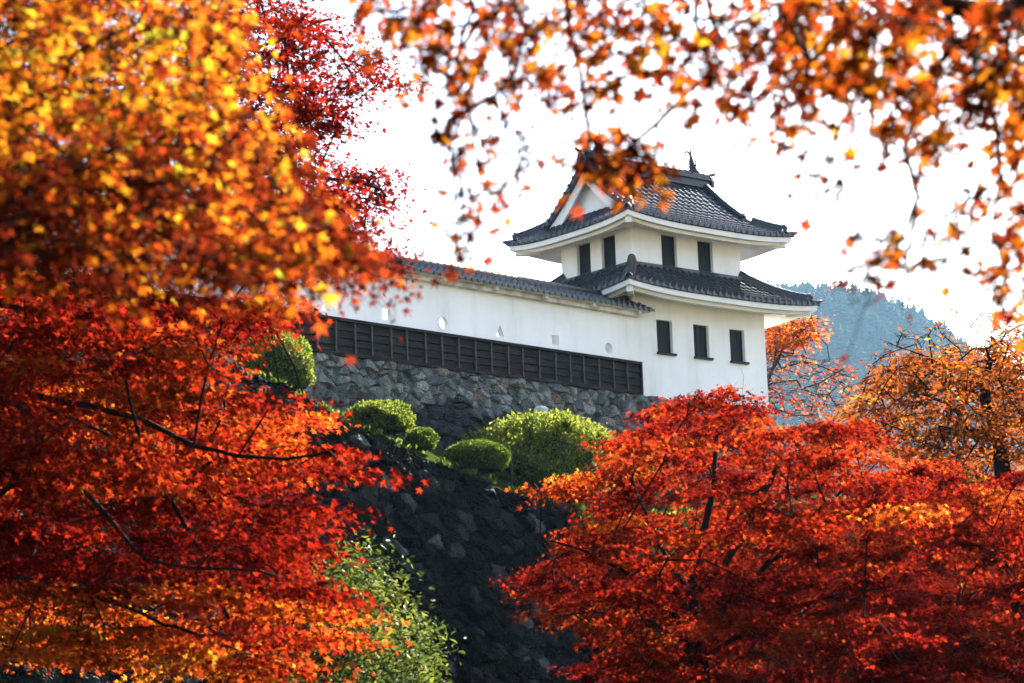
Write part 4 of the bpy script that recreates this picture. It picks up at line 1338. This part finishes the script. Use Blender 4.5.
# -- big red maple in front of the turret
def tint_r2(x, y, rng):
    t = .38 + rng.normal(0, .08)
    if y > 570: t -= .12  # low leaves tinted darker to stand in for shade under the crown
    if rng.random() < .2: t += .2
    return t
polyD = [(540, 600), (532, 578), (550, 550), (568, 530), (598, 512), (618, 495), (590, 492), (556, 488), (575, 478), (610, 470), (616, 440), (645, 420), (676, 400), (700, 396), (716, 380), (736, 398),
         (775, 432), (815, 418), (850, 424), (882, 446), (905, 480), (900, 540), (910, 610), (920, 720), (585, 720), (580, 670), (615, 650), (580, 615)]
c = np.array([5.2, 30.5, 2.])
pads = pads_in(polyD, 340, 12.5, (27, 39), .55, .07, 330, tint_r2, c, 121, .10)
for poly, n in (([(528, 610), (600, 598), (655, 605), (640, 620), (560, 628)], 7), ([(610, 640), (650, 632), (680, 648), (640, 660)], 4), ([(520, 490), (548, 482), (600, 478), (600, 492), (540, 498)], 6)):
    pads += pads_in(poly, n, 14, (28, 30), .36, .06, 120, lambda x, y, r: .60, c, 122 + n, .10)
b0 = at(712, 790, 30.5); gb = float(ground_h(b0[0], b0[1]))
trunkD = [(b0[0], b0[1], gb - .1), tuple(at(706, 720, 30.4)), tuple(at(697, 655, 30.2)), tuple(at(692, 600, 30.2))]
limbsD = [limb([(690, 600), (696, 560), (712, 500), (716, 440), (720, 405)], (30.4, 32), .075, .02), limb([(697, 640), (660, 600), (620, 570), (575, 548), (540, 540)], (30, 29), .045, .012),
          limb([(692, 600), (660, 545), (640, 500), (625, 460)], (30.2, 31.5), .045, .012), limb([(697, 640), (740, 590), (790, 545), (830, 500), (860, 470)], (30.2, 32), .06, .014),
          limb([(700, 660), (760, 625), (820, 600), (880, 590)], (30, 29), .045, .012), limb([(698, 650), (650, 622), (610, 612), (560, 618)], (29.8, 28.6), .03, .008),
          limb([(692, 600), (740, 540), (770, 480), (790, 440)], (30.4, 33), .05, .014)]
make_tree('red_maple', 'broad scarlet maple at lower centre right in front of the turret', 'maple tree', trunkD, [.20, .18, .15, .10], pads, .082, 'red_leaf', seed=14,
          twig_n=11, tip=.008, twig_r=.003, reach=.28, tilt=.5, limbs=limbsD)
# -- second red maple at the right edge
polyE = [(872, 500), (905, 470), (935, 462), (950, 482), (975, 498), (1000, 485), (1045, 460), (1060, 720), (880, 720), (890, 640), (905, 580), (880, 540)]
c = np.array([8.0, 33, 2.])
pads = pads_in(polyE, 190, 11.5, (30, 40), .58, .07, 330, tint_r2, c, 131, .10)
gb = ground_h(8.2, 33.5)
make_tree('red_maple', 'orange red maple at the lower right edge beside the broad scarlet one', 'maple tree', [(8.2, 33.5, gb - .1), (8.1, 33.5, 1.5), (7.6, 33.4, 3.0), (7.3, 33.3, 4.6)], [.2, .17, .12, .06], pads, .085, 'red_leaf', seed=15,
          twig_n=11, tip=.008, twig_r=.003, tilt=.5)
# -- bronze cherry behind on the right
def tint_b(x, y, rng): return .42 + rng.normal(0, .13) + (.35 if (y < 350 and rng.random() < .4) else 0)
polyF = [(842, 412), (858, 392), (880, 372), (905, 352), (925, 362), (945, 348), (972, 356), (992, 340), (1010, 345), (1045, 335), (1060, 560), (990, 550), (940, 480), (900, 455), (850, 435)]
c = np.array([9.4, 46, 3.])
pads = pads_in(polyF, 240, 10.3, (41, 50), .42, .16, 105, tint_b, c, 141, .14)
pads += pads_in([(850, 390), (880, 345), (910, 325), (960, 318), (1040, 312), (1040, 350), (980, 352), (930, 358), (880, 378)], 22, 12, (42, 47), .28, .14, 14, tint_b, c, 143, .14)
gb = ground_h(10.0, 46.)
make_tree('cherry_tree', 'thin bronze leaved cherry with bare dark limbs behind the scarlet maples', 'cherry tree',
          [(10.2, 46, gb - .1), (10.15, 46, 3.2), tuple(at(1000, 445, 46)), tuple(at(985, 400, 46)), tuple(at(990, 360, 46))], [.26, .22, .17, .12, .06], pads, .088, 'bronze_leaf', seed=16, kind='oval',
          twig_n=7, tip=.012, twig_r=.006, reach=.2, tilt=.9, spread=.8, step=.5, wander=.08)
# -- pale orange maple beyond the turret
def tint_o(x, y, rng): return .74 + rng.normal(0, .08)
polyG = [(760, 322), (790, 322), (818, 318), (815, 335), (800, 345), (770, 352)]
polyG2 = [(760, 350), (800, 350), (840, 362), (858, 385), (845, 405), (800, 420), (760, 410)]
c = at(772, 420, 86)
pads = pads_in(polyG, 34, 6, (83, 88), .75, .14, 75, tint_o, c, 151, .10) + pads_in(polyG2, 46, 9, (83, 88), .80, .16, 24, tint_o, c, 152, .10)
g0 = at(742, 480, 86); gz = float(ground_h(g0[0], g0[1]))
make_tree('orange_maple', 'thinly leaved pale orange maple beyond the right corner of the turret', 'maple tree',
          [(g0[0], g0[1], gz - .2), tuple(at(748, 445, 86)), tuple(at(757, 412, 86)), tuple(at(768, 380, 86)), tuple(at(785, 345, 86))], [.22, .20, .14, .08, .04], pads, .16, 'red_leaf', barkmat='grey_bark', seed=17,
          twig_n=6, tip=.02, twig_r=.010, reach=.2, step=.6, spread=.8, wander=.1)
# -- glossy evergreen at the bottom, left of the dark wall
def tint_g(x, y, rng): return .5 + rng.normal(0, .15)
polyH = [(325, 575), (350, 555), (378, 565), (400, 590), (418, 615), (428, 640), (438, 668), (440, 720), (200, 720), (250, 672), (310, 650)]
c = at(320, 700, 25)
pads = pads_in(polyH, 110, 12, (22.5, 26), .26, .14, 85, tint_g, c, 161, .16)
g0 = at(330, 800, 25); gz = float(ground_h(g0[0], g0[1]))
make_tree('evergreen_tree', 'glossy green broadleaf evergreen at the bottom between the red leaves and dark wall', 'evergreen', [(g0[0], g0[1], gz - .1), tuple(at(330, 740, 25)), tuple(at(335, 660, 25)), tuple(at(345, 600, 25))], [.14, .11, .07, .03], pads, .062, 'gloss_leaf', seed=18, kind='oval',
          twig_n=8, tip=.005, twig_r=.003, tilt=.9, droop=-.3, spread=.9)

def undergrowth():
    rng = np.random.default_rng(31)
    n = 900
    x = rng.uniform(3, 26, n); y = rng.uniform(48, 82, n); k = 16
    b = np.stack([x, y, ground_h(x, y)], 1)
    P = np.repeat(b, k, 0) + rng.normal(0, .28, (n * k, 3)) * [1, 1, .55] + [0, 0, .22]
    o = leaf_mesh('undergrowth', P, rng.normal(0, 1, (n * k, 3)), rng.normal(0, 1, (n * k, 3)) + [0, 0, .6], .20, np.repeat(rng.beta(2, 4, n), k), M['green_leaf'], None, 'oval')
    tag(o, 'low dark undergrowth covering the slope behind the scarlet maples', 'undergrowth', kind='stuff')
undergrowth()
# bare winter shrub under the turret windows
def bare(name, label, px, py, depth, h, n, seed):
    rng = np.random.default_rng(seed)
    b = at(px, py, depth)
    root_o = np.array(b)
    A, B, ra, rb = [], [], [], []
    for _ in range(n):
        p = root_o + rng.normal(0, .08, 3) * [1, 1, 0]; d = np.array([rng.normal(0, .55), rng.normal(0, .4), 1.]); r = .016
        for k in range(4):
            q = p + d * h / 4 * rng.uniform(.8, 1.2); A.append(p); B.append(q); ra.append(r); rb.append(r * .72)
            if k > 0:
                for s in (-1, 1):
                    if rng.random() < .7:
                        A.append(q); B.append(q + (d + np.array([s * rng.uniform(.3, .8), rng.normal(0, .4), 0])) * h * .18); ra.append(r * .6); rb.append(r * .4)
            p = q; r *= .75; d = d + rng.normal(0, .15, 3)
    o = stick_mesh(name, np.array(A) - root_o, np.array(B) - root_o, np.array(ra), np.array(rb), M['grey_bark'], None, 5)
    o.location = tuple(root_o)
    tag(o, label, 'shrub')
bare('bare_shrub', 'leafless twiggy shrub rising from the red maple against the white turret wall', 742, 428, 76.0, 1.5, 7, 4)
bare('bare_shrub', 'leafless pale twigs in front of the largest green bush', 562, 488, 63.5, 1.3, 5, 5)

# ================================================================== HAZE
def haze():
    m = MB(); m.box((0, 1450, 298), (3100, 2050, 302))
    mt = bpy.data.materials.new('air_haze'); mt.use_nodes = True
    nt = mt.node_tree; nt.nodes.clear()
    out = nt.nodes.new('ShaderNodeOutputMaterial'); v = nt.nodes.new('ShaderNodeVolumePrincipled')
    v.inputs['Color'].default_value = (.22, .40, .60, 1)
    v.inputs['Density'].default_value = .00006
    v.inputs['Anisotropy'].default_value = .3
    nt.links.new(v.outputs[0], out.inputs['Volume'])
    o = m.build('haze', mt)
    tag(o, 'thin pale blue autumn haze over the valley', 'haze', kind='stuff')
haze()

# repeats share a group
for o in SC.objects:
    if o.parent is None and 'label' in o:
        if o.name.startswith('clipped_bush'): o['group'] = 'clipped bushes on the terrace'
        elif o.name.startswith('leafy_bush'): o['group'] = 'leafy bushes on the terrace'
        elif o.name.startswith('red_maple'): o['group'] = 'red maples below the castle'
        elif o.name.startswith('bare_shrub'): o['group'] = 'leafless shrubs'
